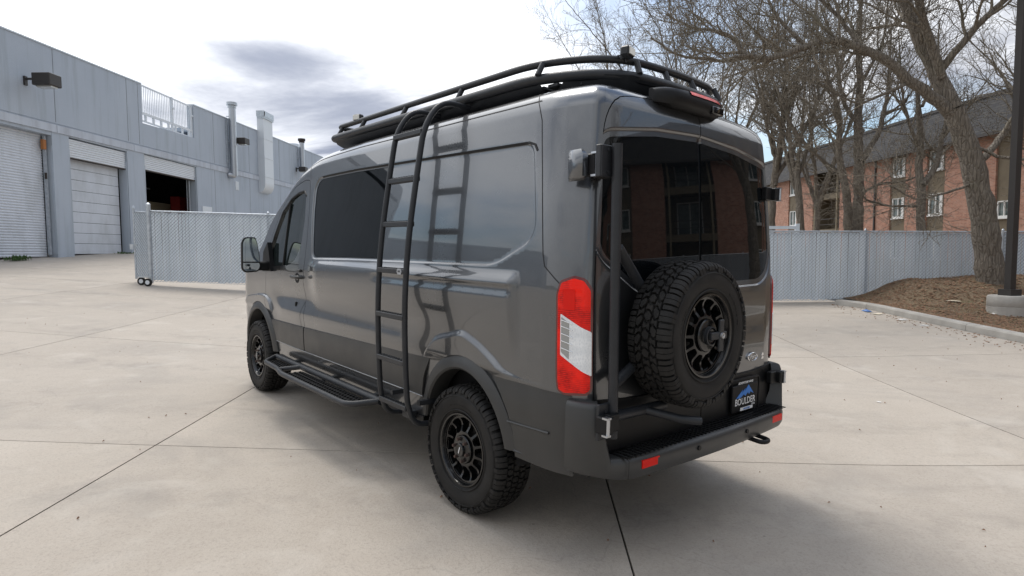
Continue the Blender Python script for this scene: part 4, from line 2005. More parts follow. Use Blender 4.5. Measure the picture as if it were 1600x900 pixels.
whs = []
for (x, y, rz, spin) in ((-.872, 0, 0, .2), (-.872, 3.75, 0, .9), (.872, 0, math.pi, 0), (.872, 3.75, math.pi, 0)):
    w_ = empty('wheel', parent=van)
    w_.location = (x, y, TR * .972)
    w_.rotation_euler = (0, 0, rz)
    w_.scale = (.972, .972, .972)
    whs.append((w_, spin))
for i, (w_, spin) in enumerate(whs):
    assemble(w_, tyA, True)
    for ch in w_.children:
        ch.matrix_basis = Matrix.Rotation(spin, 4, 'X') @ ch.matrix_basis
# small logo bar on the hub caps
for i in (0, 1):
    b = MB()
    b.box((-TW / 2 - .0075, 0, 0), (.0015, .006, .042))
    o = b.build('hub_logo', M['white'], whs[i][0])
    o.matrix_basis = Matrix.Rotation(.3, 4, 'X')
sp = empty('spare_wheel', parent=van)
sp.matrix_basis = Matrix.Translation((-.365, -1.115, 1.175)) @ Matrix.Rotation(math.radians(90), 4, 'Z') @ Matrix.Scale(.945, 4)
assemble(sp, tyB, False)
side_text(sp, 'WRANGLER', -75, .285, .040, -TW / 2 - .003)
side_text(sp, 'DURATRAC', 60, .285, .040, -TW / 2 - .003)
for w_ in (whs[0][0], whs[1][0]):
    side_text(w_, 'OPEN COUNTRY', 0, .285, .034, -TW / 2 - .003)
b = MB()
hw = TW / 2
b.bevbox((-hw - .012, -.055, .0), (.022, .15, .040), .004)
b.bevbox((-hw - .018, -.075, .0), (.014, .045, .17), .004)
b.lathe([(-hw + .01, .05), (-hw - .01, .05), (-hw - .012, .044)], 24, 'x')
cl = b.build('wheel_clamp', M['powder'], sp, 30)
b = MB()
b.lathe([(-hw - .022, .018), (-hw - .034, .016), (-hw - .034, .008), (-hw - .030, .006)], 16, 'x', (0, -.075, 0))
b.build('clamp_bolt', M['bright'], sp, 30)

# ------------------------------------------------------- side ladder
lad = empty('side_ladder', parent=van)


def rail(y):
    return rounded([(-.72, y - .02, 2.485), (-.93, y - .01, 2.50), (-1.045, y, 2.33), (-1.085, y, 2.08), (-1.15, y, 1.62), (-1.165, y + .01, 1.20), (-1.155, y, .80), (-1.14, y, .60),
                    (-1.09, y, .47), (-.93, y, .45)], [.12, .14, .5, .4, .5, .5, .2, .1], 8)


for y in (.71, .365):
    b = MB()
    b.tube(rail(y), .0185, 12)
    b.build('rail', M['powder'], lad, 60)
for (x, z) in ((-1.05, 2.295), (-1.088, 2.005), (-1.125, 1.725), (-1.155, 1.43), (-1.163, 1.145), (-1.155, .86), (-1.135, .575)):
    b = MB()
    b.bevbox((x, .5375, z), (.042, .345, .032), .004)
    for k in range(9):
        b.box((x, .41 + k * .032, z + .018), (.034, .012, .005))
    b.build('rung', M['powder'], lad, 30)
b = MB()
b.prism([(.395, 1.43 - .018), (.435, 1.43 - .018), (.445, 1.43), (.435, 1.43 + .018), (.395, 1.43 + .018), (.385, 1.43)], lambda q: (-1.176, q[0], q[1]), lambda q: (-1.181, q[0], q[1]))
tagm = b.build('maker_tag', M['bright'], lad, 30)
text_obj('print', 'AVC', .018, M['seam'], tagm, lambda v: Vector((-1.1815 - v.z, .415 - v.x, 1.43 + v.y)), .0004)
for y in (.71, .365):
    b = MB()
    b.box((-.99, y, .60), (.14, .03, .03))
    b.build('bracket', M['powder'], lad, 30)
b = MB()
b.box((-.96, .60, .47), (.10, .10, .05))
b.build('bracket', M['powder'], lad, 30)

# ------------------------------------------------------- roof rack
rack = empty('roof_rack', parent=van)


def outline(hx, y0, y1, z, z_front=None):
    zf = z if z_front is None else z_front
    P = [(-hx * .55, y1 + .02, zf), (-hx * 1.03, y1, zf), (-hx, y0 + .40, z), (-hx * .68, y0 + .02, z), (0, y0 - .03, z), (hx * .74, y0 + .01, z), (hx, y0 + .32, z), (hx * 1.03, y1, zf), (hx * .55, y1 + .02, zf)]
    q = rounded(P, [.10, .30, .26, .4, .26, .30, .10], 9)
    return q


lo = outline(.735, -.72, 2.40, 2.540)
up = outline(.695, -.68, 2.36, 2.640)
b = MB()
b.tube(lo, .030, 12, closed=True)
b.build('lower_rail', M['powder'], rack, 60)
b = MB()
b.tube(up, .021, 12, closed=True)
b.build('upper_rail', M['powder'], rack, 60)


def rack_x(hx, y):
    return hx * (1 + .03 * (y + .78) / 3.18)


posts = []
for y in (2.25, 1.83, 1.16, .45, -.32):
    for s in (-1, 1):
        posts.append(((s * rack_x(.735, y), y, 2.555), (s * rack_x(.695, y), y, 2.630)))
for x in (-.36, -.09, .18, .45):
    posts.append(((x, -.735, 2.555), (x * .97, -.700, 2.630)))
for a_, c_ in posts:
    b = MB()
    b.tube([a_, c_], .017, 10)
    b.build('post', M['powder'], rack, 60)
# sloping side plates under the rail
for s in (-1, 1):
    b = MB()
    vs, fs = [], []
    for i, y in enumerate(np.linspace(-.32, 2.36, 12)):
        hx = rack_x(.735, y)
        vs += [(s * (hx - .005), y, 2.535), (s * (hx - .04), y, 2.49), (s * (hx - .10), y, 2.465)]
    for i in range(11):
        for k in range(2):
            fs.append((i * 3 + k, i * 3 + k + 1, i * 3 + k + 4, i * 3 + k + 3))
    b.add(vs, fs)
    b.build('side_plate', M['powder'], rack, 30)
b = MB()
vs, fs = [], []
for i, x in enumerate(np.linspace(-.66, .66, 12)):
    k = -.745 + .38 * max(0, (abs(x) - .42) / .30) ** 1.6
    vs += [(x, k + .005, 2.535), (x, k + .09, 2.46)]
for i in range(11):
    fs.append((i * 2, i * 2 + 1, i * 2 + 3, i * 2 + 2))
b.add(vs, fs)
b.build('end_plate', M['powder'], rack, 30)
for k in range(27):
    y = -.60 + k * .108
    b = MB()
    hx = rack_x(.70, y) - (.22 if k == 0 else .10 if k == 1 else .02)
    b.bevbox((0, y, 2.500), (2 * hx, .078, .018), .003)
    b.build('slat', M['powder'], rack, 30)
for s in (-1, 1):
    b = MB()
    for y in (2.1, 1.2, .3, -.38):
        b.box((s * .60, y, 2.47), (.05, .09, .05))
    b.box((s * .60, .95, 2.482), (.04, 2.7, .018))
    b.build('mounting_rail', M['powder'], rack, 30)


def work_light(x, y, z, rz):
    w_ = empty('work_light', parent=rack)
    w_.location = (x, y, z)
    w_.rotation_euler = (0, 0, rz)
    b = MB()
    b.bevbox((0, 0, .012), (.085, .055, .055), .010)
    b.tube([(-.03, .02, -.03), (-.03, .02, 0)], .006, 6)
    b.tube([(.03, .02, -.03), (.03, .02, 0)], .006, 6)
    b.tube(rounded([(0, .03, 0), (.01, .07, .01), (.02, .05, -.05), (.02, .03, -.11)], .03, 4), .004, 5)
    b.build('housing', M['powder'], w_, 30)
    b = MB()
    b.bevbox((0, -.029, .012), (.07, .006, .040), .002)
    b.build('lens', M['lamp_glass'], w_, 30)


work_light(-.43, -.70, 2.652, 0.25)
work_light(.64, -.50, 2.652, -.1)
work_light(-.70, 1.98, 2.664, -1.2)

# ------------------------------------------------------- running board
rb = empty('running_board', parent=van)
zi, zo = .485, .455
b = MB()
b.tube(rounded([(-1.02, 3.06, zi), (-1.02, .93, zi)], .02), .026, 12)
b.build('inner_tube', M['powder'], rb, 60)
b = MB()
b.tube(rounded([(-1.03, 3.06, zi), (-1.15, 3.0, zo), (-1.17, 2.58, zo), (-1.215, 2.40, zo), (-1.205, 1.08, zo), (-1.03, .95, zi)], [.05, .08, .08, .10, .08], 6), .023, 12)
b.build('outer_tube', M['powder'], rb, 60)
b = MB()
b.tube([(-1.03, 2.42, zi), (-1.175, 2.56, zo)], .022, 12)
b.build('cross_tube', M['powder'], rb, 60)


def step_plate(y0, y1, x0, x1):
    b = MB()
    n = int((y1 - y0) / .045)
    z = .457
    for i in range(n):
        y = y0 + (i + .5) * (y1 - y0) / n
        b.box(((x0 + x1) / 2, y, z), (x1 - x0, .014, .010))
        for j in range(3):
            x = x0 + (j + .5) * (x1 - x0) / 3
            b.box((x, y, z + .007), (.018, .022, .007))
    for j in range(4):
        x = x0 + j * (x1 - x0) / 3
        b.box((x, (y0 + y1) / 2, z - .002), (.012, y1 - y0, .011))
    o = b.build('step_plate', M['black'], rb, 30)
    return o


step_plate(1.10, 2.34, -1.185, -1.05)
step_plate(2.60, 2.97, -1.145, -1.05)
for y in (2.75, 1.9, 1.15):
    b = MB()
    b.box((-.97, y, .47), (.14, .05, .03))
    b.build('bracket', M['powder'], rb, 30)

# ------------------------------------------------------- door mirror, handle, lock
mr = empty('door_mirror', parent=van)
b = MB()
# housing: tapered shell
sec = [(3.42, .70), (3.40, .90), (3.36, 1.0), (3.335, 1.0), (3.33, .96)]
out = [(-1.262, 1.325), (-1.262, 1.60), (-1.235, 1.645), (-1.135, 1.648), (-1.118, 1.60), (-1.095, 1.47), (-1.085, 1.345), (-1.11, 1.305), (-1.23, 1.295)]
out = round_poly(out, .02, 3)
cx, cz = -1.18, 1.47
vs, fs = [], []
for (y, s) in sec:
    for (x, z) in out:
        vs.append((cx + (x - cx) * s, y, cz + (z - cz) * s))
m = len(out)
for i in range(len(sec) - 1):
    for k in range(m):
        l = (k + 1) % m
        fs.append((i * m + k, i * m + l, (i + 1) * m + l, (i + 1) * m + k))
fs.append(tuple(range(m)))
fs.append(tuple((len(sec) - 1) * m + k for k in range(m)))
b.add(vs, fs)
b.build('housing', M['black'], mr, 40)
b = MB()
f2 = [(cx + (x - cx) * .90, max(1.405, cz + (z - cz) * .93)) for x, z in out]
b.prism(f2, lambda q: (q[0], 3.335, q[1]), lambda q: (q[0], 3.326, q[1] + .0))
b.build('mirror_glass', M['mirror'], mr, 30)
b = MB()
f3 = [(cx + (x - cx) * .90, min(1.392, cz + (z - cz) * .93)) for x, z in out]
b.prism(f3, lambda q: (q[0], 3.335, q[1]), lambda q: (q[0], 3.326, q[1]))
b.build('mirror_glass', M['mirror'], mr, 30)
b = MB()
b.bevbox((-1.05, 3.40, 1.36), (.16, .07, .09), .015)
b.prism([(3.30, 1.31), (3.56, 1.30), (3.53, 1.50), (3.40, 1.60), (3.36, 1.50)], lambda q: (-.955, q[0], q[1]), lambda q: (-.998, q[0], q[1]))
b.build('mirror_arm', M['black'], mr, 30)
# window divider bar
b = MB()
Q = side_map(np.array([(y, t_of(y, z)) for y, z in ((3.02, 1.37), (2.96, 1.97))]), -.004, False, -1)
b.tube(Q.tolist(), .010, 6)
b.build('window_divider', M['black'], door_obj, 40)
b = MB()
Q = side_map(np.array([(y, t_of(y, z)) for y, z in ((3.415, 1.36), (3.42, 1.51), (3.335, 1.655), (3.145, 1.895), (2.93, 2.02), (2.75, 2.065), (2.62, 2.073), (2.565, 2.02))]), -.006, False, -1)
b.tube(Q.tolist(), .012, 6)
b.build('window_seal', M['black'], door_obj, 40)
dhx = side_map(np.array([(2.62, 1.28)]), 0, True, -1)[0]
hd_ = MB()
hd_.tube(rounded([(dhx[0] + .01, 2.53, 1.285), (dhx[0] - .035, 2.55, 1.285), (dhx[0] - .035, 2.70, 1.285), (dhx[0] + .01, 2.72, 1.285)], .03, 5), .016, 10, flat=1.0)
h_ = hd_.build('door_handle', M['clad'], door_obj, 50)
b = MB()
b.lathe([(dhx[0] + .002, .001), (dhx[0] - .002, .048), (dhx[0] + .006, .052)], 20, 'x', (0, 2.63, 1.278))
b.build('handle_cup', M['seam'], door_obj, 50)
b = MB()
b.bevbox((dhx[0] - .008, 2.56, 1.345), (.022, .055, .028), .006)
b.build('key_cover', M['clad'], door_obj, 40)
dl_ = side_map(np.array([(2.67, 1.03)]), 0, True, -1)[0]
b = MB()
b.bevbox((dl_[0] - .003, 2.67, 1.03), (.018, .022, .045), .006)
b.build('door_lock', M['black'], door_obj, 40)

# ================================================================== SITE
def gz(a, b):
    """height of the lot (it falls to the right and climbs away from the van)"""
    d = np.hypot(np.asarray(a) + 1.2, np.asarray(b) - 1.2)
    s = np.minimum(d, 34) - 4
    return -.0297 * np.clip(a, -26, 26) + .05 * (s + np.sqrt(s * s + .5)) / 2


def sheet(name, xs, ys, zf, mat, parent=None, smooth=180):
    X, Y = np.meshgrid(xs, ys)
    Z = zf(X, Y)
    vs = np.stack([X.ravel(), Y.ravel(), Z.ravel()], 1)
    n = len(xs)
    fs = [(j * n + i, j * n + i + 1, (j + 1) * n + i + 1, (j + 1) * n + i) for j in range(len(ys) - 1) for i in range(n - 1)]
    return new_mesh_obj(name, vs, fs, mat, parent, smooth)


gx = np.concatenate([[-2500, -900, -300, -120, -60], np.linspace(-40, 40, 81), [60, 120, 300, 900, 2500]])
ground = sheet('ground', gx, gx + 5, lambda a, b: gz(a, b) - .035 - .0 * a, M['farground'])
tag(ground, kind='structure')

lot = empty('parking_lot')
tag(lot, kind='structure')
A_L = [-28.6, -24.9, -21.2, -17.2, -14.2, -10.65, -6.93, -3.19, .22, 3.92, 7.60]
A_K = [0, 0, 0, 0, 0, 0, -.01, -.057, .03, .03, 0]
B_L = [-15.2, -11.4, -7.6, -3.85, .36, 4.62, 9.02, 11.12, 15.4, 19.7, 24, 28.3, 32.6]


def aline(i, b):
    return A_L[i] + A_K[i] * max(-4, min(8, b))


def slab(i, j):
    b0, b1 = B_L[j] + .005, B_L[j + 1] - .005
    nu, nv = 9, 10
    vs, fs = [], []
    rows = []
    for q in range(nv + 1):
        b = b0 + (b1 - b0) * q / nv
        a0, a1 = aline(i, b) + .006, aline(i + 1, b) - .006
        for p in range(nu + 1):
            a = a0 + (a1 - a0) * p / nu
            vs.append((a, b, float(gz(a, b))))
    n = nu + 1
    for q in range(nv):
        for p in range(nu):
            k = q * n + p
            fs.append((k, k + 1, k + n + 1, k + n))
    rim = [p for p in range(n)] + [q * n + nu for q in range(1, nv + 1)] + [nv * n + p for p in range(nu - 1, -1, -1)] + [q * n for q in range(nv - 1, 0, -1)]
    base = len(vs)
    # small worn arris and side wall
    for k in rim:
        x, y, z = vs[k]
        vs.append((x, y, z - .03))
    m = len(rim)
    for k in range(m):
        l = (k + 1) % m
        fs.append((rim[l], rim[k], base + k, base + l))
    return new_mesh_obj('slab', vs, fs, M['concrete'], lot, 40)


for i in range(len(A_L) - 1):
    for j in range(len(B_L) - 1):
        if A_L[i] < -16.9 and j > 6:
            if i < 2:
                continue
        slab(i, j)
# dark joint bed just under the slab tops
jb = sheet('joint_filler', np.linspace(-28.6, 7.6, 60), np.linspace(-15.2, 32.6, 80), lambda a, b: gz(a, b) - .018, M['joint'], lot)

# ---------------------------------------------------------------- kerb and verge
kerb = empty('kerb')
tag(kerb, kind='structure')
kb = np.concatenate([np.linspace(-14.5, 9.7, 9), [10.5]])
for j in range(len(kb) - 1):
    b = MB()
    n = 8
    vs, fs = [], []
    ys = np.linspace(kb[j] + .006, kb[j + 1] - .006, n)
    for y in ys:
        bend = .0 if y < 9.2 else -.35 * ((y - 9.2) / 1.3) ** 2
        g0 = float(gz(7.6, y))
        for (x, z) in ((7.615, -.05), (7.625, .10), (7.645, .128), (7.77, .135), (7.785, .10), (7.785, -.05)):
            vs.append((x + bend, y, g0 + z))
    for q in range(n - 1):
        for k in range(5):
            fs.append((q * 6 + k, (q + 1) * 6 + k, (q + 1) * 6 + k + 1, q * 6 + k + 1))
    fs.append(tuple(range(6)))
    fs.append(tuple((n - 1) * 6 + k for k in range(6))[::-1])
    new_mesh_obj('kerb_stone', vs, fs, M['kerb'], kerb, 30)


def verge_z(a, b):
    a = np.asarray(a, float)
    b = np.asarray(b, float)
    base = gz(a, b) + .10 - .07 * sstep(a, 7.8, 9.0)
    m = sstep(a, 9.2, 12.0) * .06
    mound = .56 * np.exp(-((b - 10.7) / 1.5) ** 2) * sstep(a, 7.8, 9.3) * (1 - .35 * sstep(a, 12, 16))
    rough = .020 * np.sin(a * 3.1 + b * 1.7) * np.sin(b * 2.3 - a) + .012 * np.sin(a * 9.1) * np.sin(b * 8.3 + 1)
    far = sstep(b, 11.3, 13.5)
    z = base + (m + mound) * (1 - .6 * far) + rough * sstep(a, 7.7, 8.2)
    return z


verge = sheet('verge', np.linspace(7.77, 48, 150), np.linspace(-14.5, 44, 200), verge_z, M['mulch'])
tag(verge, kind='structure')
# strip behind the fence on the left side of the verge
back = sheet('back_ground', np.linspace(-9, 7.77, 30), np.linspace(33, 60, 20), lambda a, b: gz(a, b), M['farground'])
tag(back, kind='structure')

# bark chips, straw and leaves
def litter_cloud(name, n, mat, rngf, size, hgt=.0, thin=False, seed=1, kind='stuff', label=None, cat=None):
    rg = np.random.default_rng(seed)
    vs, fs = [], []
    for i in range(n):
        a, b_ = rngf(rg)
        z = float(verge_z(a, b_)) if a > 7.78 else float(gz(a, b_))
        an = rg.uniform(0, math.pi)
        L = size * rg.uniform(.5, 1.6)
        w = L * (.10 if thin else rg.uniform(.3, .6))
        ti = rg.uniform(-.5, .5)
        d = np.array([math.cos(an), math.sin(an), ti * .6])
        e = np.array([-math.sin(an), math.cos(an), rg.uniform(-.3, .3)])
        up = (hgt * rg.uniform(.3, 1.0))
        c = np.array([a, b_, z + .008])
        base = len(vs)
        if thin and hgt:
            top = c + np.array([rg.uniform(-.5, .5) * up, rg.uniform(-.5, .5) * up, up])
            vs += [c - e * w, c + e * w, top]
            fs.append((base, base + 1, base + 2))
        else:
            h = np.array([0, 0, .010])
            vs += [c - d * L / 2 - e * w / 2, c + d * L / 2 - e * w / 2, c + d * L / 2 + e * w / 2, c - d * L / 2 + e * w / 2, c + h]
            fs += [(base, base + 1, base + 4), (base + 1, base + 2, base + 4), (base + 2, base + 3, base + 4), (base + 3, base, base + 4)]
    o = new_mesh_obj(name, vs, fs, mat, None, None)
    tag(o, label, cat, kind=kind)
    return o


litter_cloud('bark_mulch', 15000, M['chip'], lambda r: (7.85 + 9 * r.random() ** 1.2, r.uniform(5.0, 11.0)), .045, seed=2,
             label='loose brown bark mulch covering the mound behind the kerb', cat='mulch')
litter_cloud('dry_grass', 16000, M['straw'], lambda r: (7.85 + 9 * r.random(), r.uniform(1.0, 11.0)), .035, .05, True, seed=3,
             label='short dry straw-coloured grass on the verge beside the kerb', cat='grass')
litter_cloud('fallen_leaves', 420, M['chip'], lambda r: (7.58 - abs(r.normal(0, .30)), r.uniform(-2, 10.6)), .030, seed=4,
             label='scattered brown leaf litter lying in the gutter along the kerb', cat='leaf litter')
litter_cloud('ground_debris', 260, M['chip'], lambda r: (r.uniform(-9, 7), r.uniform(-1, 11)), .014, seed=5,
             label='tiny bits of debris scattered over the concrete slabs', cat='debris')


def scrap(name, a, b, sx, sy, mat, label, cat, seed, h=.02):
    rg = np.random.default_rng(seed)
    n = 6
    vs, fs = [], []
    an = rg.uniform(0, 3)
    z0 = float(gz(a, b)) if a < 7.6 else float(verge_z(a, b))
    for j in range(n):
        for i in range(n):
            u, v = i / (n - 1) - .5, j / (n - 1) - .5
            k = 1 - .25 * rg.random()
            x, y = u * sx * k, v * sy * k
            z = z0 + .006 + h * rg.random() * (1 - 1.6 * max(abs(u), abs(v)))
            vs.append((a + x * math.cos(an) - y * math.sin(an), b + x * math.sin(an) + y * math.cos(an), z))
    for j in range(n - 1):
        for i in range(n - 1):
            q = j * n + i
            fs.append((q, q + 1, q + n + 1, q + n))
    o = new_mesh_obj(name, vs, fs, mat, None, 60)
    tag(o, label, cat)
    return o


scrap('plastic_bag', 7.36, 9.28, .26, .16, M['bluebag'], 'crumpled blue plastic bag in the gutter by the kerb end', 'bag', 1, .08)
scrap('paper_scrap', 7.38, 8.90, .40, .14, M['paper'], 'long cream paper scrap lying beside the blue bag', 'paper', 2, .03)
scrap('paper_scrap', 7.36, 8.05, .22, .12, M['whitepaper'], 'white paper scrap by the kerb with dark leaves around', 'paper', 3, .04)
scrap('paper_scrap', 7.30, 7.30, .18, .08, M['whitepaper'], 'small white paper scrap, the one nearest to the viewer along the kerb', 'paper', 4, .02)
scrap('cardboard_scrap', 9.15, 9.15, .34, .15, M['paper'], 'pale flat cardboard scrap lying on the mulch mound', 'cardboard', 5, .02)
scrap('paper_scrap', 9.3, 8.2, .12, .09, M['whitepaper'], 'small white paper scrap on the grass left of the lamp post base', 'paper', 6, .03)
scrap('paper_scrap', 3.45, 2.22, .05, .035, M['whitepaper'], 'tiny white scrap on the bare concrete right of the van', 'paper', 7, .01)

# ---------------------------------------------------------------- grey industrial building (wall face at x = -17.15)
XW = -17.15
B0 = 14.76            # y of the measuring origin along the wall
bld = empty('industrial_building', (XW, B0, 1.5))
tag(bld, 'long blue-grey stucco industrial building with roller doors and rooftop flues', 'building')
bld_inv = Matrix.Translation((-XW, -B0, -1.5))


def bpart(mb, name, mat, parent=None, smooth=30):
    o = mb.build(name, mat, parent or bld, smooth)
    if parent is None or parent is bld:
        o.matrix_basis = bld_inv
    return o


def top(s):
    return 8.86 + .021 * s


def bnd(s):
    return 5.90 + .0135 * s


def base(s):
    return 1.46 + .02 * s


S0, S1 = -5.2, 46.0
doors = [(-1.95, 2.40, base(1.5), 5.80), (3.20, 6.47, base(4.8), 5.90), (7.62, 11.87, base(9.8), 6.00)]


def wallbox(mb, s0, s1, z0, z1, x0=XW - .35, x1=XW):
    z0a, z0b = (z0, z0) if not isinstance(z0, tuple) else z0
    z1a, z1b = (z1, z1) if not isinstance(z1, tuple) else z1
    vs = [(x0, B0 + s0, z0a), (x1, B0 + s0, z0a), (x1, B0 + s1, z0b), (x0, B0 + s1, z0b),
          (x0, B0 + s0, z1a), (x1, B0 + s0, z1a), (x1, B0 + s1, z1b), (x0, B0 + s1, z1b)]
    mb.add(vs, [(0, 3, 2, 1), (4, 5, 6, 7), (0, 1, 5, 4), (1, 2, 6, 5), (2, 3, 7, 6), (3, 0, 4, 7)])


w = MB()
# piers below the band
for s0, s1 in ((S0, -1.95), (2.40, 3.20), (6.47, 7.62), (11.87, S1)):
    wallbox(w, s0, s1, .6, (bnd(s0), bnd(s1)))
# above the band; the parapet drops behind the railing bay
RB0, RB1 = 7.60, 11.80
for s0, s1, cut in ((S0, RB0, 0), (RB0, RB1, 1), (RB1, S1, 0)):
    t0, t1 = (top(s0), top(s1)) if not cut else (7.33, 7.45)
    wallbox(w, s0, s1, (bnd(s0) + .33, bnd(s1) + .33), (t0, t1))
# lintels over the doors
for s0, s1, z0, z1 in doors:
    wallbox(w, s0, s1, (z1, z1 + .0001), (bnd(s0), bnd(s1)), XW - .35, XW - .012)
bpart(w, 'wall', M['stucco'])
# recessed light band
cuts = [S0, 2.62, 6.9, 13.2, 19.6, 26, 32, 38, S1]
for s0, s1 in zip(cuts[:-1], cuts[1:]):
    w = MB()
    wallbox(w, s0 + .01, s1 - .01, (bnd(s0), bnd(s1)), (bnd(s0) + .27, bnd(s1) + .27), XW - .30, XW + .035)
    bpart(w, 'band', M['band'])
w = MB()
wallbox(w, S0, S1, (bnd(S0) + .27, bnd(S1) + .27), (bnd(S0) + .33, bnd(S1) + .33), XW - .35, XW - .02)
bpart(w, 'band_shadow_joint', M['stucco'])
w = MB()
for s0, s1 in ((S0, RB0), (RB1, S1)):
    wallbox(w, s0, s1, (top(s0) + .001, top(s1) + .001), (top(s0) + .05, top(s1) + .05), XW - .40, XW + .03)
bpart(w, 'parapet_cap', M['galv'])
# panel joints in the stucco
for s in (2.62, 6.6, 7.35, 13.7, 17.9, 22.5, 29.0, 35.0):
    w = MB()
    w.box((XW + .001, B0 + s, (bnd(s) + .36 + top(s)) / 2), (.004, .014, top(s) - bnd(s) - .38))
    bpart(w, 'panel_joint', M['joint'])
for s in (13.7, 17.9, 22.5, 29.0):
    w = MB()
    w.box((XW + .001, B0 + s, (bnd(s) + 1.6) / 2), (.004, .013, bnd(s) - 1.62))
    bpart(w, 'panel_joint', M['joint'])
# inside / body of the building
w = MB()
w.box((XW - 9, B0 + (S0 + S1) / 2, 4.2), (.3, S1 - S0, 7))
w.box((XW - 4.7, B0 + S0 + .2, 4.4), (9.0, .3, 8.5))
w.box((XW - 4.7, B0 + S1 - .2, 4.4), (9.0, .3, 8.5))
w.box((XW - 4.6, B0 + (S0 + RB0) / 2, 7.9), (8.5, RB0 - S0 - .1, .2))
w.box((XW - 4.6, B0 + (RB1 + S1) / 2, 7.9), (8.5, S1 - RB1 - .1, .2))
w.box((XW - 4.6, B0 + (RB0 + RB1) / 2, 6.9), (8.5, RB1 - RB0 + 0, .2))
bpart(w, 'roof', M['stucco'])
w = MB()
w.box((XW - 3.5, B0 + 9.7, 1.62), (6.4, 6, .05))
bpart(w, 'bay_floor', M['concrete'])
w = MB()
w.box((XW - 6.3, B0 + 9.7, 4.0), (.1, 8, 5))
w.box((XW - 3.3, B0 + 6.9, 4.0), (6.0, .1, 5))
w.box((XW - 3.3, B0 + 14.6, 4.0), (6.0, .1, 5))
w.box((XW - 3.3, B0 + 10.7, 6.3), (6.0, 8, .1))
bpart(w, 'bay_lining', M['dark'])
w = MB()
w.box((XW - 2.6, B0 + 12.2, 3.3), (.1, 5.4, 1.9))
bpart(w, 'plywood_partition', M['tan'])
w = MB()
w.box((XW - 2.2, B0 + 14.0, 3.9), (.5, .8, 1.5))
for k in range(4):
    w.box((XW - 1.93, B0 + 14.0, 3.3 + k * .36), (.06, .76, .03))
bpart(w, 'tool_cabinet', M['redbox'])
w = MB()
w.cyl((XW - 4, B0 + 9.6, 5.15), (XW - 4, B0 + 14.3, 5.15), .04, 8)
bpart(w, 'strip_light', M['whitemetal'])
for q_ in (11.3, 13.1):
    w = MB()
    w.cyl((XW - 3.1, B0 + q_, 3.3), (XW - 3.1, B0 + q_, 4.2), .03, 6)
    bpart(w, 'hanging_tool', M['soot'])

# roller door 1: fine corrugated curtain
def curtain(name, s0, s1, z0, z1, x, pitch, dep, mat):
    n = int((z1 - z0) / pitch)
    vs, fs = [], []
    zs = []
    for k in range(n * 4 + 1):
        z = z0 + (z1 - z0) * k / (n * 4)
        ph = k % 4
        zs.append((x + (0, dep * .8, dep, dep * .8)[ph], z))
    for (xx, z) in zs:
        vs += [(xx, B0 + s0, z), (xx, B0 + s1, z)]
    for k in range(len(zs) - 1):
        fs.append((k * 2, k * 2 + 1, k * 2 + 3, k * 2 + 2))
    w = MB()
    w.add(vs, fs)
    return w


d1 = curtain('', -1.90, 2.25, base(0), 5.80, XW - .30, .092, .022, None)
dd = bpart(d1, 'roller_door', M['doorm'], None, 35)
w = MB()
w.box((XW - .20, B0 + 2.29, 3.66), (.10, .07, 4.25))
w.box((XW - .20, B0 - 1.90, 3.66), (.10, .07, 4.25))
w.build('door_guide', M['galv'], dd)
w = MB()
w.box((XW - .17, B0 + 2.22, 5.45), (.10, .13, .34))
w.build('door_bracket', M['rust'], dd)
w = MB()
w.box((XW - .17, B0 + 2.25, 4.35), (.06, .05, .22))
w.build('latch', M['soot'], dd)
# door 2: sectional panels under a rolled shutter box
dn = empty('sectional_door', parent=bld)
z0, z1 = base(4.8), 5.20
for k in range(9):
    h = (z1 - z0) / 9
    w = MB()
    za_ = z0 + k * h
    w.bevbox((XW - .33, B0 + 4.78, za_ + h / 2), (.05, 2.98, h - .012), .008)
    for q in (.3, .7):
        w.box((XW - .303, B0 + 4.78, za_ + h * q), (.008, 2.90, .018))
    o = w.build('panel', M['doorm'], dn)
    o.matrix_basis = bld_inv
for (s0, s1, zz0, zz1, nm) in ((3.22, 6.44, 5.16, 5.86, 0), (7.64, 11.85, 5.30, 5.98, 1)):
    d = curtain('', s0, s1, zz0, zz1, XW - .10, .085, .03, None)
    o = bpart(d, 'shutter_hood', M['whitemetal'], None, 35)
    w = MB()
    w.box((XW - .12, B0 + (s0 + s1) / 2, zz0 - .02), (.12, s1 - s0, .04))
    w.build('hood_edge', M['soot'], o)
for s in (3.21, 6.45, 7.65, 11.84, 2.41, -1.96):
    w = MB()
    w.box((XW - .19, B0 + s + (.02 if s in (3.21, 7.65) else -.02), 3.5), (.34, .03, 3.9))
    bpart(w, 'door_reveal', M['stucco'])
w = MB()
w.box((XW - .25, B0 + 11.55, 3.6), (.06, .06, 3.6))
w.box((XW - .25, B0 + 11.35, 3.9), (.03, .02, 3.0))
bpart(w, 'door_track', M['galv'])

# rooftop railing
rl = empty('roof_railing', parent=bld)


def rp(mb, name, mat=None):
    o = mb.build(name, mat or M['whitemetal'], rl)
    o.matrix_basis = bld_inv
    return o


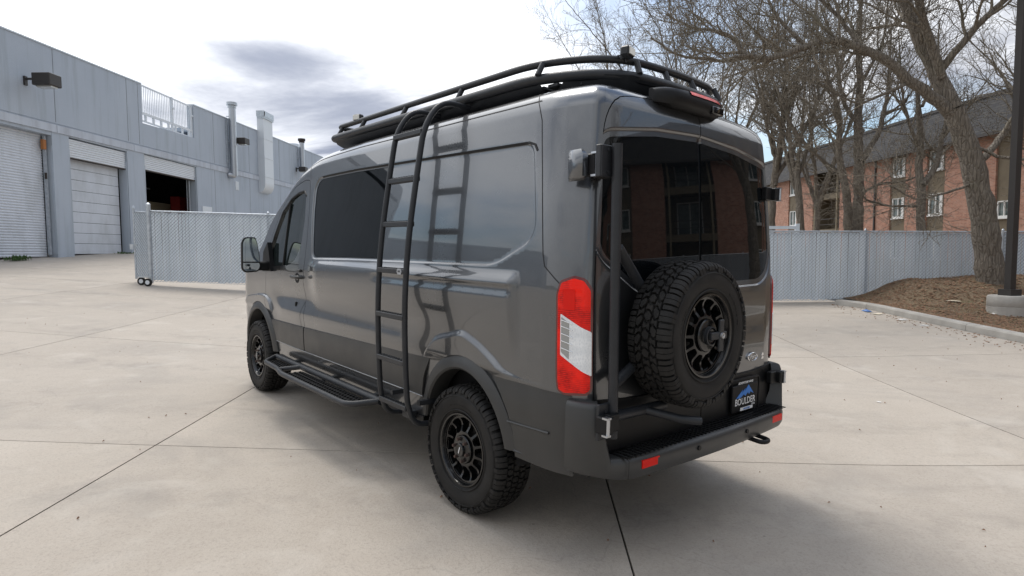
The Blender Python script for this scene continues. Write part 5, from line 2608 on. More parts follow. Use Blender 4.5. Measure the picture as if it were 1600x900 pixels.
w = MB()
w.box((XW - .10, B0 + 9.7, 9.02), (.05, 4.16, .06))
w.box((XW - .10, B0 + 9.7, 7.80), (.08, 4.16, .10))
w.box((XW - .10, B0 + 9.7, 7.46), (.08, 4.16, .06))
rp(w, 'rail')
for s in (7.66, 10.05, 11.72):
    w = MB()
    w.box((XW - .10, B0 + s, 8.22), (.09, .09, 1.70))
    if s > 8:
        w.box((XW - .04, B0 + s + .02, 8.55), (.05, .16, .09))
    rp(w, 'post')
for k in range(30):
    s = 7.80 + k * .132
    if abs(s - 10.05) < .07:
        continue
    w = MB()
    w.box((XW - .10, B0 + s, 8.41), (.022, .022, 1.18))
    rp(w, 'baluster')
for k in range(7):
    w = MB()
    w.box((XW - .10, B0 + 8.0 + k * .58, 7.62), (.07, .09, .27))
    rp(w, 'base_block')

# flues, ducts and wall lamps
def flue(s, z0, z1, r, off=.28, elbow=True, box=True):
    f = empty('flue', parent=bld)
    w = MB()
    x = XW + off
    w.cyl((x, B0 + s, z0), (x, B0 + s, z1), r, 20)
    for z in np.arange(z0 + .5, z1, 1.15):
        w.cyl((x, B0 + s, z), (x, B0 + s, z + .05), r + .012, 20)
    if elbow:
        w.tube(rounded([(x, B0 + s, z0 + .35), (x, B0 + s - .02, z0 + .02), (XW + .02, B0 + s - .1, z0 + .05)], .15, 5), r * .9, 14)
    o = w.build('pipe', M['bright'], f, 40)
    o.matrix_basis = bld_inv
    w = MB()
    w.cyl((x, B0 + s, z1), (x, B0 + s, z1 + .10), r + .03, 20)
    w.cyl((x, B0 + s, z1 + .14), (x, B0 + s, z1 + .30), r + .09, 20)
    w.cyl((x, B0 + s, z1 + .08), (x, B0 + s, z1 + .16), r - .02, 12)
    o = w.build('cap', M['soot'] if r < .2 else M['galv'], f, 40)
    o.matrix_basis = bld_inv
    w = MB()
    for z in (z0 + .9, (z0 + z1) / 2, z1 - .5):
        w.box((XW + off / 2, B0 + s - .14, z), (off, .04, .05))
    w.box((XW + .05, B0 + s - .26, (z0 + z1) / 2), (.07, .07, z1 - z0 - 1.4))
    o = w.build('bracket', M['galv'], f)
    o.matrix_basis = bld_inv


flue(15.35, 5.95, 9.80, .20)
flue(26.1, 7.7, 9.75, .18, elbow=False)
w = MB()
x0, x1 = XW, XW + .42
sA, sB = 19.15, 20.55
w.box(((x0 + x1) / 2, B0 + 19.85, 8.1), (x1 - x0, 1.35, 4.2))
vs = []
prof = []
for k in range(9):
    a = k / 8 * math.pi / 2
    prof.append((x0 + (x1 - x0) * math.cos(a), 6.0 - .62 * math.sin(a)))
for (xx, z) in [(x0, 6.0)] + prof:
    vs += [(xx, B0 + 19.175, z), (xx, B0 + 20.525, z)]
m = len(prof) + 1
fs = [tuple(2 * i for i in range(m)), tuple(2 * i + 1 for i in range(m))[::-1]]
for i in range(1, m - 1):
    fs.append((2 * i, 2 * i + 1, 2 * i + 3, 2 * i + 2))
w.add(vs, fs)
for z in (6.4, 7.6, 8.8):
    w.box(((x0 + x1) / 2, B0 + 19.85, z), (x1 - x0 + .04, 1.39, .03))
duct = bpart(w, 'duct', M['whitemetal'])
w = MB()
w.box(((x0 + x1) / 2 + .04, B0 + 19.85, 10.12), (.46, 1.45, .10))
w.box(((x0 + x1) / 2 + .04, B0 + 19.85, 10.35), (.50, 1.50, .36))
w.build('duct_cap', M['galv'], duct)
w = MB()
w.box((XW + .30, B0 + 19.15, 10.34), (.46, .06, .26))
w.build('duct_mouth', M['soot'], duct)
w = MB()
w.cyl((XW - 3.0, B0 + 33.0, 8.5), (XW - 3.0, B0 + 33.0, 10.6), .35, 16)
w.cyl((XW - 3.0, B0 + 33.0, 10.62), (XW - 3.0, B0 + 33.0, 10.9), .5, 16)
bpart(w, 'roof_vent', M['whitemetal'], None, 40)


def wall_lamp(s, z, L, dp=.42, h=.34, arm=.30):
    f = empty('wall_lamp', parent=bld)
    w = MB()
    w.box((XW + .03, B0 + s, z), (.06, .12, .30))
    w.box((XW + arm / 2, B0 + s, z + .06), (arm, .06, .06))
    w.bevbox((XW + arm + dp / 2, B0 + s, z), (dp, L, h), .02)
    o = w.build('housing', M['bronze'], f)
    o.matrix_basis = bld_inv
    w = MB()
    w.box((XW + arm + dp * .5, B0 + s, z - h / 2 - .025), (dp * .8, L * .55, .05))
    o = w.build('lens', M['lamp_glass'], f)
    o.matrix_basis = bld_inv


wall_lamp(1.35, 7.42, .55, .62, .40, .45)
wall_lamp(15.9, 8.02, .62, .50, .34, .35)
wall_lamp(25.55, 7.70, .55, .5, .34, .3)
w = MB()
w.box((XW + .01, B0 + 16.2, 5.5), (.03, .42, .50))
for k in range(6):
    w.box((XW + .03, B0 + 16.2, 5.30 + k * .08), (.02, .38, .03))
bpart(w, 'louvre', M['whitemetal'])
w = MB()
w.box((XW + .02, B0 + 12.75, 3.88), (.03, .95, .30))
bpart(w, 'blank_sign', M['whitemetal'])

# weeds along the doors
def weed(a, b, h, n, seed, label):
    rg = np.random.default_rng(seed)
    vs, fs = [], []
    z0 = float(gz(a, b))
    for i in range(n):
        x, y = a + rg.normal(0, .07), b + rg.normal(0, .22)
        an = rg.uniform(0, 6.28)
        hh = h * rg.uniform(.4, 1)
        l = .10 * rg.uniform(.5, 1.2)
        base_ = len(vs)
        c, s = math.cos(an), math.sin(an)
        vs += [(x, y, z0), (x + c * l * .5 - s * .02, y + s * l * .5 + c * .02, z0 + hh * .7), (x + c * l, y + s * l, z0 + hh), (x + c * l * .5 + s * .02, y + s * l * .5 - c * .02, z0 + hh * .7)]
        fs.append((base_, base_ + 1, base_ + 2, base_ + 3))
    o = new_mesh_obj('weed', vs, fs, M['weed'], None, None)
    tag(o, label, 'weeds', kind='stuff')


weed(-16.85, 15.05, .22, 120, 1, 'low green weeds along the foot of the large corrugated roller door')
weed(-16.9, 20.4, .12, 40, 3, 'small weed tuft at the foot of the sectional panel door')

# ---------------------------------------------------------------- fences
def fence_run(root, p0, p1, zt0, zt1, zb0, zb1, slats=True, posts_every=3.0, slat_step=.088, face=-1, post_names='post', top_rail=True, skip_posts=()):
    """chain link with upright privacy slats between p0 and p1 (2D)"""
    p0, p1 = np.array(p0, float), np.array(p1, float)
    L = np.linalg.norm(p1 - p0)
    d = (p1 - p0) / L
    nrm = np.array([d[1], -d[0]]) * (1 if face < 0 else -1)   # towards the viewer
    zt = lambda s: zt0 + (zt1 - zt0) * s / L
    zb = lambda s: zb0 + (zb1 - zb0) * s / L

    def P(s, z, o=0.0):
        q = p0 + d * s + nrm * o
        return (q[0], q[1], z)
    if slats:
        w = MB()
        n = int(L / slat_step)
        rg = random.Random(5)
        for k in range(n):
            s = (k + .5) * L / n
            hw_ = slat_step * .475
            j0 = rg.uniform(-.006, .006)
            t_ = zt(s) - .05 + rg.uniform(-.012, .008)
            b_ = zb(s) + .05 + rg.uniform(-.01, .02)
            vs = [P(s - hw_, b_, -.002), P(s, b_, .003), P(s + hw_, b_, -.002), P(s + hw_ + j0, t_, -.002), P(s + j0, t_, .003), P(s - hw_ + j0, t_, -.002)]
            w.add(vs, [(0, 1, 4, 5), (1, 2, 3, 4)])
        o = w.build('privacy_slats', M['slat'], root, None)
        tag(o, kind='stuff')
    # woven wire
    w = MB()
    pitch = .088
    H = max(zt0 - zb0, zt1 - zb1)
    for sgn in (-1, 1):
        k = -H
        while k < L + H:
            s0, s1 = k, k + sgn * H
            a0, a1 = max(0, min(L, s0)), max(0, min(L, s1))
            if abs(a1 - a0) > .02:
                f0 = (a0 - s0) / (s1 - s0)
                f1 = (a1 - s0) / (s1 - s0)
                zA = zb(a0) + .02 + f0 * (zt(a0) - zb(a0) - .05)
                zB = zb(a1) + .02 + f1 * (zt(a1) - zb(a1) - .05)
                o_ = .012 if sgn > 0 else .009
                r_ = .0060 if sgn > 0 else .0028
                A_, B_ = P(a0, zA, o_), P(a1, zB, o_)
                w.tube([A_, B_], r_, 3, False)
            k += pitch
    o = w.build('wire_mesh', M['wire'], root, None)
    tag(o, kind='stuff')
    if top_rail:
        w = MB()
        w.tube([P(0, zt0 - .02, -.03), P(L, zt1 - .02, -.03)], .022, 8)
        w.build('top_rail', M['galv'], root, 60)
    w = MB()
    w.tube([P(0, zb0 + .03, -.02), P(L, zb1 + .03, -.02)], .004, 4)
    w.build('bottom_wire', M['galv'], root, 60)
    n = max(1, int(round(L / posts_every)))
    for k in range(n + 1):
        s = L * k / n
        if k in skip_posts:
            continue
        w = MB()
        w.tube([P(s, zb(s) - .02, -.04), P(s, zt(s) + .03, -.04)], .03, 10)
        w.tube([P(s, zt(s) + .03, -.04), P(s, zt(s) + .06, -.04)], .034, 10, rs=[.034, .012])
        w.build(post_names, M['galv'], root, 60)


FY = 11.1
f1 = empty('left_fence'.replace('left_', 'slatted_') , (-9.93, FY, .85))
tag(f1, 'chain-link fence with pale grey privacy slats running behind the van front', 'fence')


def reparent_world(root):
    inv = Matrix.Translation(-Vector(root.location))
    for ch in root.children:
        ch.matrix_basis = inv @ ch.matrix_basis


fence_run(f1, (-9.90, FY), (5.2, FY), 2.68, 2.10, .82, .26, posts_every=3.02, skip_posts=(0,))
w = MB()
w.tube([(-9.95, FY - .02, .80), (-9.95, FY - .02, 2.83)], .052, 16)
w.tube([(-9.95, FY - .02, 2.83), (-9.95, FY - .02, 2.87)], .058, 16, rs=[.058, .02])
for z in (1.15, 1.55, 1.98, 2.42, 2.66):
    w.tube([(-9.95, FY - .02, z), (-9.95, FY - .02, z + .025)], .060, 16)
w.build('gate_post', M['galv'], f1, 50)
reparent_world(f1)

f2 = empty('slatted_fence', (8.5, FY, .4))
tag(f2, 'slatted chain-link fence behind the kerb end and mulch mound, right of the van', 'fence')
fence_run(f2, (5.3, FY), (11.35, FY), 2.06, 2.00, .25, .24, posts_every=3.02)
reparent_world(f2)
f3 = empty('slatted_fence', (14, FY, .4))
tag(f3, 'slatted chain-link fence seen right of the big tree trunk, behind the lamp post', 'fence')
fence_run(f3, (11.75, FY), (19.2, FY), 2.00, 1.95, .40, .35, posts_every=3.0)
reparent_world(f3)

# gate leaf on little wheels at the far left end
gt = empty('gate_leaf', (-10.4, FY + .3, .85))
tag(gt, 'narrow chain-link gate leaf on two small wheels left of the round gate post', 'gate')
fence_run(gt, (-10.62, FY + .42), (-9.99, FY + .04), 2.70, 2.64, .93, .90, slats=True, posts_every=9, slat_step=.088, skip_posts=(0, 1))
w = MB()
w.tube([(-10.62, FY + .42, .90), (-10.62, FY + .42, 2.78)], .032, 10)
w.tube([(-10.62, FY + .42, 2.78), (-10.62, FY + .42, 2.84)], .036, 10, rs=[.036, .01])
w.tube([(-10.62, FY + .42, .98), (-10.0, FY + .06, .95)], .02, 8)
w.box((-10.68, FY + .40, 1.75), (.10, .06, .14))
w.box((-10.54, FY + .36, 1.80), (.06, .05, .06))
w.build('gate_frame', M['galv'], gt, 50)
for (x, y) in ((-10.17, FY - .08), (-9.92 - .02, FY - .42 + .25)):
    pass
for (x, y) in ((-10.14, FY - .12), (-9.86, FY - .30)):
    wh = MB()
    z = float(gz(x, y)) + .10
    wh.lathe([(-.025, .055), (-.03, .09), (-.02, .10), (.02, .10), (.03, .09), (.025, .055)], 24, 'y', (x, y, z))
    o = wh.build('wheel', M['rubber'], gt, 40)
    h2 = MB()
    h2.lathe([(-.026, .0), (-.026, .055), (.026, .055), (.026, .0)], 20, 'y', (x, y, z))
    h2.build('hub', M['whitemetal'], o, 40)
w = MB()
w.box((-10.02, FY - .17, .98), (.34, .05, .04))
w.box((-9.95, FY - .05, .99), (.05, .30, .03))
w.build('wheel_bracket', M['galv'], gt, 30)
reparent_world(gt)
for ch in gt.children:
    pass

# white bar gate seen over the fence
bg = empty('barrier_gate', (6.5, 12.4, .3))
tag(bg, 'white metal bar and post showing just above the fence right of the van', 'gate')
w = MB()
w.box((6.35, 12.4, 2.17), (1.55, .06, .085))
w.build('bar', M['whitemetal'], bg)
w = MB()
w.box((7.18, 12.4, 1.20), (.10, .10, 2.15))
w.box((5.6, 12.4, 1.20), (.10, .10, 2.0))
w.build('post', M['whitemetal'], bg)
reparent_world(bg)

# ---------------------------------------------------------------- lamp post
lp = empty('lamp_post', (9.69, 8.30, .3))
tag(lp, 'tall square bronze lamp post on a round concrete base at the right edge', 'lamp post')
lz = float(verge_z(9.69, 8.30))
w = MB()
w.lathe([(lz - .2, .001), (lz - .2, .38), (lz + .13, .375), (lz + .135, .368), (lz + .145, .375), (lz + .33, .37), (lz + .355, .35), (lz + .36, .001)], 40, 'z', (9.69, 8.30, 0))
w.build('concrete_base', M['kerb'], lp, 40)
w = MB()
w.box((9.69, 8.30, lz + 6.5), (.135, .135, 12.2), Matrix.Rotation(math.radians(12), 3, 'Z'))
w.build('pole', M['bronze'], lp)
w = MB()
w.box((9.69, 8.30, lz + .42), (.27, .27, .13), Matrix.Rotation(math.radians(12), 3, 'Z'))
w.build('base_cover', M['bronze'], lp)
w = MB()
w.box((9.1, 7.7, lz + 12.4), (.9, .5, .2))
w.build('lamp_head', M['bronze'], lp)
reparent_world(lp)

# ---------------------------------------------------------------- brick apartments
def apartments(ox, oy, ang, s_lo, s_hi, name_label, zb=.2, flipside=False, bays=None, roof_top=9.2, eave=7.25):
    """wall plane through (ox,oy), running along ang; local frame: X = along, Y = away from the viewer"""
    root = empty('apartment_building', (ox, oy, 0), ang)
    tag(root, name_label, 'building')

    def bx(name, mat, items, smooth=None):
        w = MB()
        for (x0, x1, y0, y1, z0, z1) in items:
            w.box(((x0 + x1) / 2, (y0 + y1) / 2, (z0 + z1) / 2), (x1 - x0, y1 - y0, z1 - z0))
        o = w.build(name, mat, root, smooth)
        me = o.data
        uv = me.uv_layers.new(name='UVMap')
        for pl in me.polygons:
            n = pl.normal
            for li in pl.loop_indices:
                c = me.vertices[me.loops[li].vertex_index].co
                uv.data[li].uv = (c.x + c.y, c.z) if abs(n.z) < .7 else (c.x, c.y)
        return o
    bays = bays or []
    # brick wall with openings per bay column
    cols = sorted(bays, key=lambda b: b['s'])
    items = []
    x = s_lo
    for b in cols:
        x0, x1 = b['s'] - b['w'] / 2, b['s'] + b['w'] / 2
        items.append((x, x0, 0, .3, zb, eave))
        x = x1
    items.append((x, s_hi, 0, .3, zb, eave))
    bx('brick_wall', M['brick'], items)
    for b in cols:
        x0, x1 = b['s'] - b['w'] / 2, b['s'] + b['w'] / 2
        if b['kind'] == 'win':
            z = zb
            rows = b.get('rows', [(3.48, 4.68), (6.02, 7.12)])
            for (z0, z1) in [(.95, 2.1)] + rows:
                bx('stucco_panel', M['panel'], [(x0, x1, .10, .3, z, z0)])
                z = z1
                cx = b['s'] + b.get('dx', 0)
                hw_ = b.get('ww', 1.02) / 2
                if hw_ * 2 < b['w'] - .05:
                    bx('stucco_panel', M['panel'], [(x0, cx - hw_, .10, .3, z0, z1), (cx + hw_, x1, .10, .3, z0, z1)])
                fr = bx('window', M['wframe'], [(cx - hw_, cx + hw_, .04, .12, z0 - .03, z0 + .07), (cx - hw_, cx + hw_, .05, .12, z1 - .06, z1),
                                            (cx - hw_, cx - hw_ + .06, .05, .12, z0, z1), (cx + hw_ - .06, cx + hw_, .05, .12, z0, z1),
                                            (cx - .03, cx + .03, .05, .12, z0, z1), (cx - hw_ - .05, cx + hw_ + .05, .0, .10, z0 - .10, z0 - .03)])
                w = MB()
                w.box((cx, .13, (z0 + z1) / 2), (2 * hw_ - .08, .02, z1 - z0 - .06))
                w.build('pane', M['hglass'], fr)
                w = MB()
                w.box((cx - hw_ * .62, .115, (z0 + z1) / 2), (hw_ * .35, .01, z1 - z0 - .1))
                w.build('curtain', M['wframe'], fr)
            bx('stucco_panel', M['panel'], [(x0, x1, .10, .3, z, eave)])
        else:
            bx('recess_wall', M['panel'], [(x0, x1, 1.5, 1.7, zb, eave), (x0 - .1, x0, .3, 1.5, zb, eave), (x1, x1 + .1, .3, 1.5, zb, eave)])
            for z in (2.75, 5.35):
                bx('balcony', M['panel'], [(x0, x1, -.02, 1.5, z - .12, z + .08), (x0, x1, -.02, .06, z + .08, z + .28)])
                fr = bx('glass_door', M['wframe'], [(b['s'] - .9, b['s'] + .9, 1.42, 1.5, z + 2.1, z + 2.18), (b['s'] - .9, b['s'] - .82, 1.42, 1.5, z, z + 2.1),
                                                  (b['s'] + .82, b['s'] + .9, 1.42, 1.5, z, z + 2.1), (b['s'] - .04, b['s'] + .04, 1.42, 1.5, z, z + 2.1)])
                w = MB()
                w.box((b['s'], 1.47, z + 1.05), (1.6, .02, 2.0))
                w.build('pane', M['hglass'], fr)
                bx('balcony_rail', M['bronze'], [(x0, x1, -.02, .03, z + 1.0, z + 1.05), (x0, x1, -.02, .03, z + .6, z + .64)])
            bx('column', M['tan'], [(x1 - .35, x1 - .22, -.06, .07, zb, eave), (x0 + .22, x0 + .35, -.06, .07, zb, eave)])
    bx('downpipe', M['bronze'], [(37.7 - 0, 37.8, -.09, -.01, zb, eave)] if s_lo < 37.7 < s_hi and not flipside else [((s_lo + s_hi) / 2, (s_lo + s_hi) / 2 + .1, -.09, -.01, zb, eave)])
    # mansard
    w = MB()
    vs = [(s_lo - .4, -.55, eave), (s_hi + .4, -.55, eave), (s_hi + .4, -.05, roof_top), (s_lo - .4, -.05, roof_top), (s_lo - .4, 9.5, eave), (s_hi + .4, 9.5, eave), (s_hi + .4, 9, roof_top), (s_lo - .4, 9, roof_top)]
    w.add(vs, [(0, 1, 2, 3), (3, 2, 6, 7), (4, 7, 6, 5), (0, 3, 7, 4), (1, 5, 6, 2), (0, 4, 5, 1)])
    o = w.build('roof', M['shingle'], root)
    uv = o.data.uv_layers.new(name='UVMap')
    for pl in o.data.polygons:
        for li in pl.loop_indices:
            c = o.data.vertices[o.data.loops[li].vertex_index].co
            uv.data[li].uv = (c.x, c.z + c.y * .3)
    bx('fascia', M['bronze'], [(s_lo - .45, s_hi + .45, -.10, .0, roof_top, roof_top + .16), (s_lo - .42, s_hi + .42, -.60, -.50, eave - .10, eave + .06)])
    bx('back_wall', M['brick'], [(s_lo, s_hi, 8.7, 9, zb, eave), (s_lo, s_lo + .3, .3, 8.7, zb, eave), (s_hi - .3, s_hi, .3, 8.7, zb, eave)])
    bx('ceiling', M['dark'], [(s_lo + .3, s_hi - .3, 1.75, 1.8, zb, eave - .1)])
    return root


# main wing: wall plane from the photograph, converted to the lot frame
def old2site(x, y):
    n_ = (0.75113, -0.66016)
    m_ = (0.66013, 0.75113)
    return (n_[0] * x + n_[1] * y, m_[0] * x + m_[1] * y)


O2 = old2site(17.775, -18.508)
D2 = old2site(.602, .799)
ang = math.atan2(D2[1], D2[0])
bays = [dict(s=32.65, w=1.35, kind='win', dx=0.02), dict(s=35.7, w=1.35, kind='win', dx=0.0), dict(s=28.2, w=1.0, kind='win', ww=.8, rows=[(3.1, 3.9)]),
        dict(s=43.3, w=3.4, kind='balc'), dict(s=48.0, w=1.3, kind='win'), dict(s=52.0, w=1.3, kind='win'), dict(s=24.5, w=1.3, kind='win'), dict(s=18.5, w=3.4, kind='balc'), dict(s=13.5, w=1.3, kind='win'), dict(s=9.8, w=1.3, kind='win'), dict(s=5.0, w=3.4, kind='balc'),
        dict(s=0.5, w=1.3, kind='win'), dict(s=-3.5, w=1.3, kind='win'), dict(s=-9, w=3.4, kind='balc'), dict(s=-14, w=1.3, kind='win')]
# the wall faces the lot (towards -x): local +Y must point away from the viewer, so run the axis backwards
root = apartments(O2[0], O2[1], ang, -22, 66, 'long three-storey red brick apartment block with dark shingle mansard behind the trees', bays=bays)
root.rotation_euler = (0, 0, ang)
# local Y axis points to the left of the run direction; mirror the depth so the block lies on the far side
for ch in root.children:
    ch.scale = (1, -1, 1)

f4 = empty('slatted_fence', (19.2, -2, 0))
tag(f4, 'slatted chain-link fence beside the verge in front of the apartments, out of frame', 'fence')
fence_run(f4, (19.2, 11.0), (19.2, -14.4), 1.95, 1.40, .35, -.20, posts_every=3.0)
reparent_world(f4)
# neighbouring shed and fence on the left, seen only in the van flank
nb = empty('warehouse', (-46, 2, 0))
tag(nb, 'plain light grey warehouse across the lot to the left, mirrored in the van flank', 'building')
w = MB()
w.box((-52, 4, 4.6), (12, 26, 6.4))
w.build('wall', M['stucco'], nb)
w = MB()
w.box((-52, 4, 7.9), (12.4, 26.4, .25))
w.build('roof', M['galv'], nb)
for k in range(3):
    w = MB()
    w.box((-45.98, -4 + k * 8, 3.4), (.08, 4.0, 3.8))
    w.build('roller_door', M['doorm'], nb)
reparent_world(nb)

# ---------------------------------------------------------------- far hills
def hills():
    vs, fs = [], []
    na, nr = 120, 8
    for i in range(na + 1):
        az = math.radians(-140 + 250 * i / na)      # from +Y towards +X
        h = 34 + 20 * math.sin(az * 3.1 + 1) + 13 * math.sin(az * 7.3) + 7 * math.sin(az * 17.0 + 2)
        h *= .55 + .45 * sstep(np.array([-math.degrees(az)]), -20, 60)[0]
        for k in range(nr + 1):
            r_ = 620 + 90 * k
            f = math.sin(math.pi * min(1, k / nr * .62 + .0))
            vs.append((math.sin(az) * r_, math.cos(az) * r_, -2 + h * f * 1.25 + 3 * math.sin(i * 1.7 + k * 2.1) * f))
    n = nr + 1
    for i in range(na):
        for k in range(nr):
            fs.append((i * n + k, i * n + k + 1, (i + 1) * n + k + 1, (i + 1) * n + k))
    o = new_mesh_obj('hills', vs, fs, M['hill'], None, 180)
    tag(o, kind='structure')


hills()

# ---------------------------------------------------------------- trees
class TreeMesh:
    def __init__(self):
        self.V, self.F, self.n = [], [], 0

    def tube(self, P, R, k):
        P = np.asarray(P, float)
        m = len(P)
        T = np.gradient(P, axis=0)
        T /= np.linalg.norm(T, axis=1)[:, None] + 1e-9
        ref = np.array([0.31, 0.17, .93]) if abs(T[0] @ np.array([0.31, 0.17, .93])) < .9 else np.array([1., 0, 0])
        U = np.cross(T, ref)
        U /= np.linalg.norm(U, axis=1)[:, None] + 1e-9
        W_ = np.cross(T, U)
        an = np.arange(k) * 2 * np.pi / k
        ring = P[:, None, :] + np.asarray(R)[:, None, None] * (U[:, None, :] * np.cos(an)[None, :, None] + W_[:, None, :] * np.sin(an)[None, :, None])
        self.V.append(ring.reshape(-1, 3))
        i = np.arange(m - 1)[:, None] * k
        j = np.arange(k)[None, :]
        j2 = (j + 1) % k
        q = np.stack([i + j, i + j2, i + k + j2, i + k + j], -1).reshape(-1, 4) + self.n
        self.F.append(q)
        self.n += m * k

    def build(self, name, mat, parent):
        V = np.vstack(self.V)
        F = np.vstack(self.F)
        me = bpy.data.meshes.new(name)
        me.vertices.add(len(V))
        me.vertices.foreach_set('co', V.astype(np.float32).ravel())
        me.loops.add(F.size)
        me.loops.foreach_set('vertex_index', F.astype(np.int32).ravel())
        me.polygons.add(len(F))
        me.polygons.foreach_set('loop_start', np.arange(0, F.size, 4, dtype=np.int32))
        me.polygons.foreach_set('loop_total', np.full(len(F), 4, np.int32))
        me.update(calc_edges=True)
        me.validate()
        me.materials.append(mat)
        me.shade_smooth()
        o = bpy.data.objects.new(name, me)
        COL.objects.link(o)
        if parent:
            o.parent = parent
        return o


def smooth_path(P, step):
    P = np.asarray(P, float)
    n = len(P)
    seg = np.linalg.norm(np.diff(P, axis=0), axis=1)
    s = np.concatenate([[0], np.cumsum(seg)])
    m = max(3, int(s[-1] / step) + 1)
    t = np.linspace(0, s[-1], m)
    return np.stack([pcub(t, s, P[:, i]) for i in range(3)], 1)


def wander(rg, p, d, L, n, bend, up):
    out = [p]
    d = d / np.linalg.norm(d)
    st = L / n
    for i in range(n):
        d = d + rg.normal(0, bend, 3) + np.array([0, 0, up])
        d = d / np.linalg.norm(d)
        p = p + d * st
        out.append(p)
    return np.array(out), d


def grow_from(rg, tm, P, R, level, maxlevel, dens, cfg):
    """children along polyline P"""
    seg = np.linalg.norm(np.diff(P, axis=0), axis=1)
    L = seg.sum()
    n = max(1, int(L * dens[level]))
    for k in range(n):
        f = (k + rg.uniform(.2, .8)) / n
        if f < cfg['skip'][level]:
            continue
        i = min(int(f * (len(P) - 1)), len(P) - 2)
        u = f * (len(P) - 1) - i
        p = P[i] * (1 - u) + P[i + 1] * u
        t = P[i + 1] - P[i]
        t /= np.linalg.norm(t) + 1e-9
        r0 = R[i] * (1 - u) + R[i + 1] * u
        a = rg.normal(0, 1, 3)
        a -= t * (a @ t)
        a /= np.linalg.norm(a) + 1e-9
        ang = rg.uniform(.55, 1.15)
        d = t * math.cos(ang) + a * math.sin(ang)
        d[2] += cfg['lift'][level]
        Lc = cfg['len'][level] * rg.uniform(.55, 1.25) * (1 - .45 * f)
        nn = cfg['seg'][level]
        rc = min(r0 * .62, cfg['rad'][level]) * rg.uniform(.75, 1.05)
        C_, dd_ = wander(rg, p, d, Lc, nn, cfg['bend'][level], cfg['up'][level])
        RR = rc * (1 - np.linspace(0, 1, nn + 1) * .70)
        RR = np.maximum(RR, cfg['rmin'])
        tm.tube(C_, RR, (5, 4, 3, 3)[level])
        if level < maxlevel:
            grow_from(rg, tm, C_, RR, level + 1, maxlevel, dens, cfg)


CFG = dict(skip=(.12, .15, .10, .1), lift=(.15, .18, .15, .1), len=(2.3, 1.15, .60, .30), seg=(7, 5, 4, 3), rad=(.042, .017, .009, .006),
           bend=(.16, .20, .22, .25), up=(.03, .04, .05, .05), rmin=.0050)


def tree(label, mains, dens, seed, cfg=CFG, maxlevel=2, group=None, thick=1.0, kind_twig='twig', extra_up=True):
    """mains: list of (name, points, radii, grow?)"""
    rg = np.random.default_rng(seed)
    base_ = np.array(mains[0][1][0], float)
    root = empty('bare_tree', tuple(base_))
    tag(root, label, 'tree', group)
    crown_ = TreeMesh()
    for (nm, P, R, gr) in mains:
        P = np.array(P, float) - base_
        Q = smooth_path(P, .22)
        sR = np.interp(np.linspace(0, 1, len(Q)), np.linspace(0, 1, len(R)), R) * thick
        tmm = TreeMesh()
        Q2 = Q.copy()
        if nm == 'trunk':
            sR = sR * (1 + .05 * np.sin(np.arange(len(Q)) * 1.9) + .03 * rg.normal(0, 1, len(Q)))
            sR[0] *= 1.25
        Q2[1:-1] += rg.normal(0, .012, (len(Q) - 2, 3))
        tmm.tube(Q2, sR, 14 if nm == 'trunk' else 9)
        tmm.build(nm, M['bark'], root)
        if gr > 0:
            grow_from(rg, crown_, Q2[int(len(Q2) * (1 - gr)):], sR[int(len(Q2) * (1 - gr)):], 0, maxlevel, dens, cfg)
    o = crown_.build('crown', M[kind_twig], root)
    tag(o, kind='stuff')
    return root


def P3(lst, y, dy=None):
    """(x, z) samples from the survey at depth y, with a drift in depth"""
    n = len(lst)
    dy = dy or 0
    return [(x, y + dy * i / (n - 1), z) for i, (x, z) in enumerate(lst)]


y0 = 10.2
trunk = P3([(10.80, .18), (10.70, 1.39), (10.50, 2.45), (10.24, 3.49), (9.99, 4.16), (9.74, 4.83)], y0)
limbA = P3([(9.74, 4.83), (9.57, 5.27), (9.28, 6.01), (9.0, 6.73), (8.84, 7.31), (8.5, 8.6), (8.1, 10.0)], y0, .6)
limbB = P3([(9.44, 5.55), (8.98, 6.40), (8.63, 6.90), (8.31, 7.61), (7.9, 8.8), (7.4, 9.8)], y0, -1.0)
limbC = P3([(9.85, 4.50), (9.60, 4.78), (9.15, 5.15), (8.70, 5.45), (8.25, 5.84), (7.51, 6.22), (6.78, 6.40), (6.23, 6.27), (5.69, 6.06), (5.18, 5.96), (4.81, 6.07), (4.59, 6.40), (4.29, 6.58),
             (3.78, 6.66), (2.97, 7.0)], y0, -.2)
limbD = P3([(5.40, 5.99), (4.74, 6.02), (4.16, 5.86), (3.27, 5.94), (2.53, 6.31)], y0 - .15, -.5)
limbE = P3([(10.24, 3.49), (10.81, 3.93), (11.37, 4.52), (12.2, 5.6), (12.9, 7.2)], y0, .8)
limbF = P3([(7.51, 6.22), (7.2, 6.9), (6.7, 7.7), (6.3, 8.8)], y0 - .1, .8)
limbG = P3([(6.23, 6.27), (5.7, 6.9), (5.3, 7.8), (5.2, 8.8)], y0 - .1, .4)
limbH = P3([(9.40, 5.70), (9.9, 6.5), (10.6, 7.3), (11.3, 8.4)], y0, -.8)
limbI = P3([(10.05, 4.05), (10.8, 3.62), (11.5, 3.55), (12.1, 3.85)], y0, -1.2)
limbJ = P3([(8.70, 5.45), (7.9, 5.1), (7.2, 4.85), (6.6, 5.0)], y0, -.8)
limbK = P3([(10.3, 3.1), (9.6, 2.9), (8.7, 2.7), (8.0, 2.95)], y0, -.7)
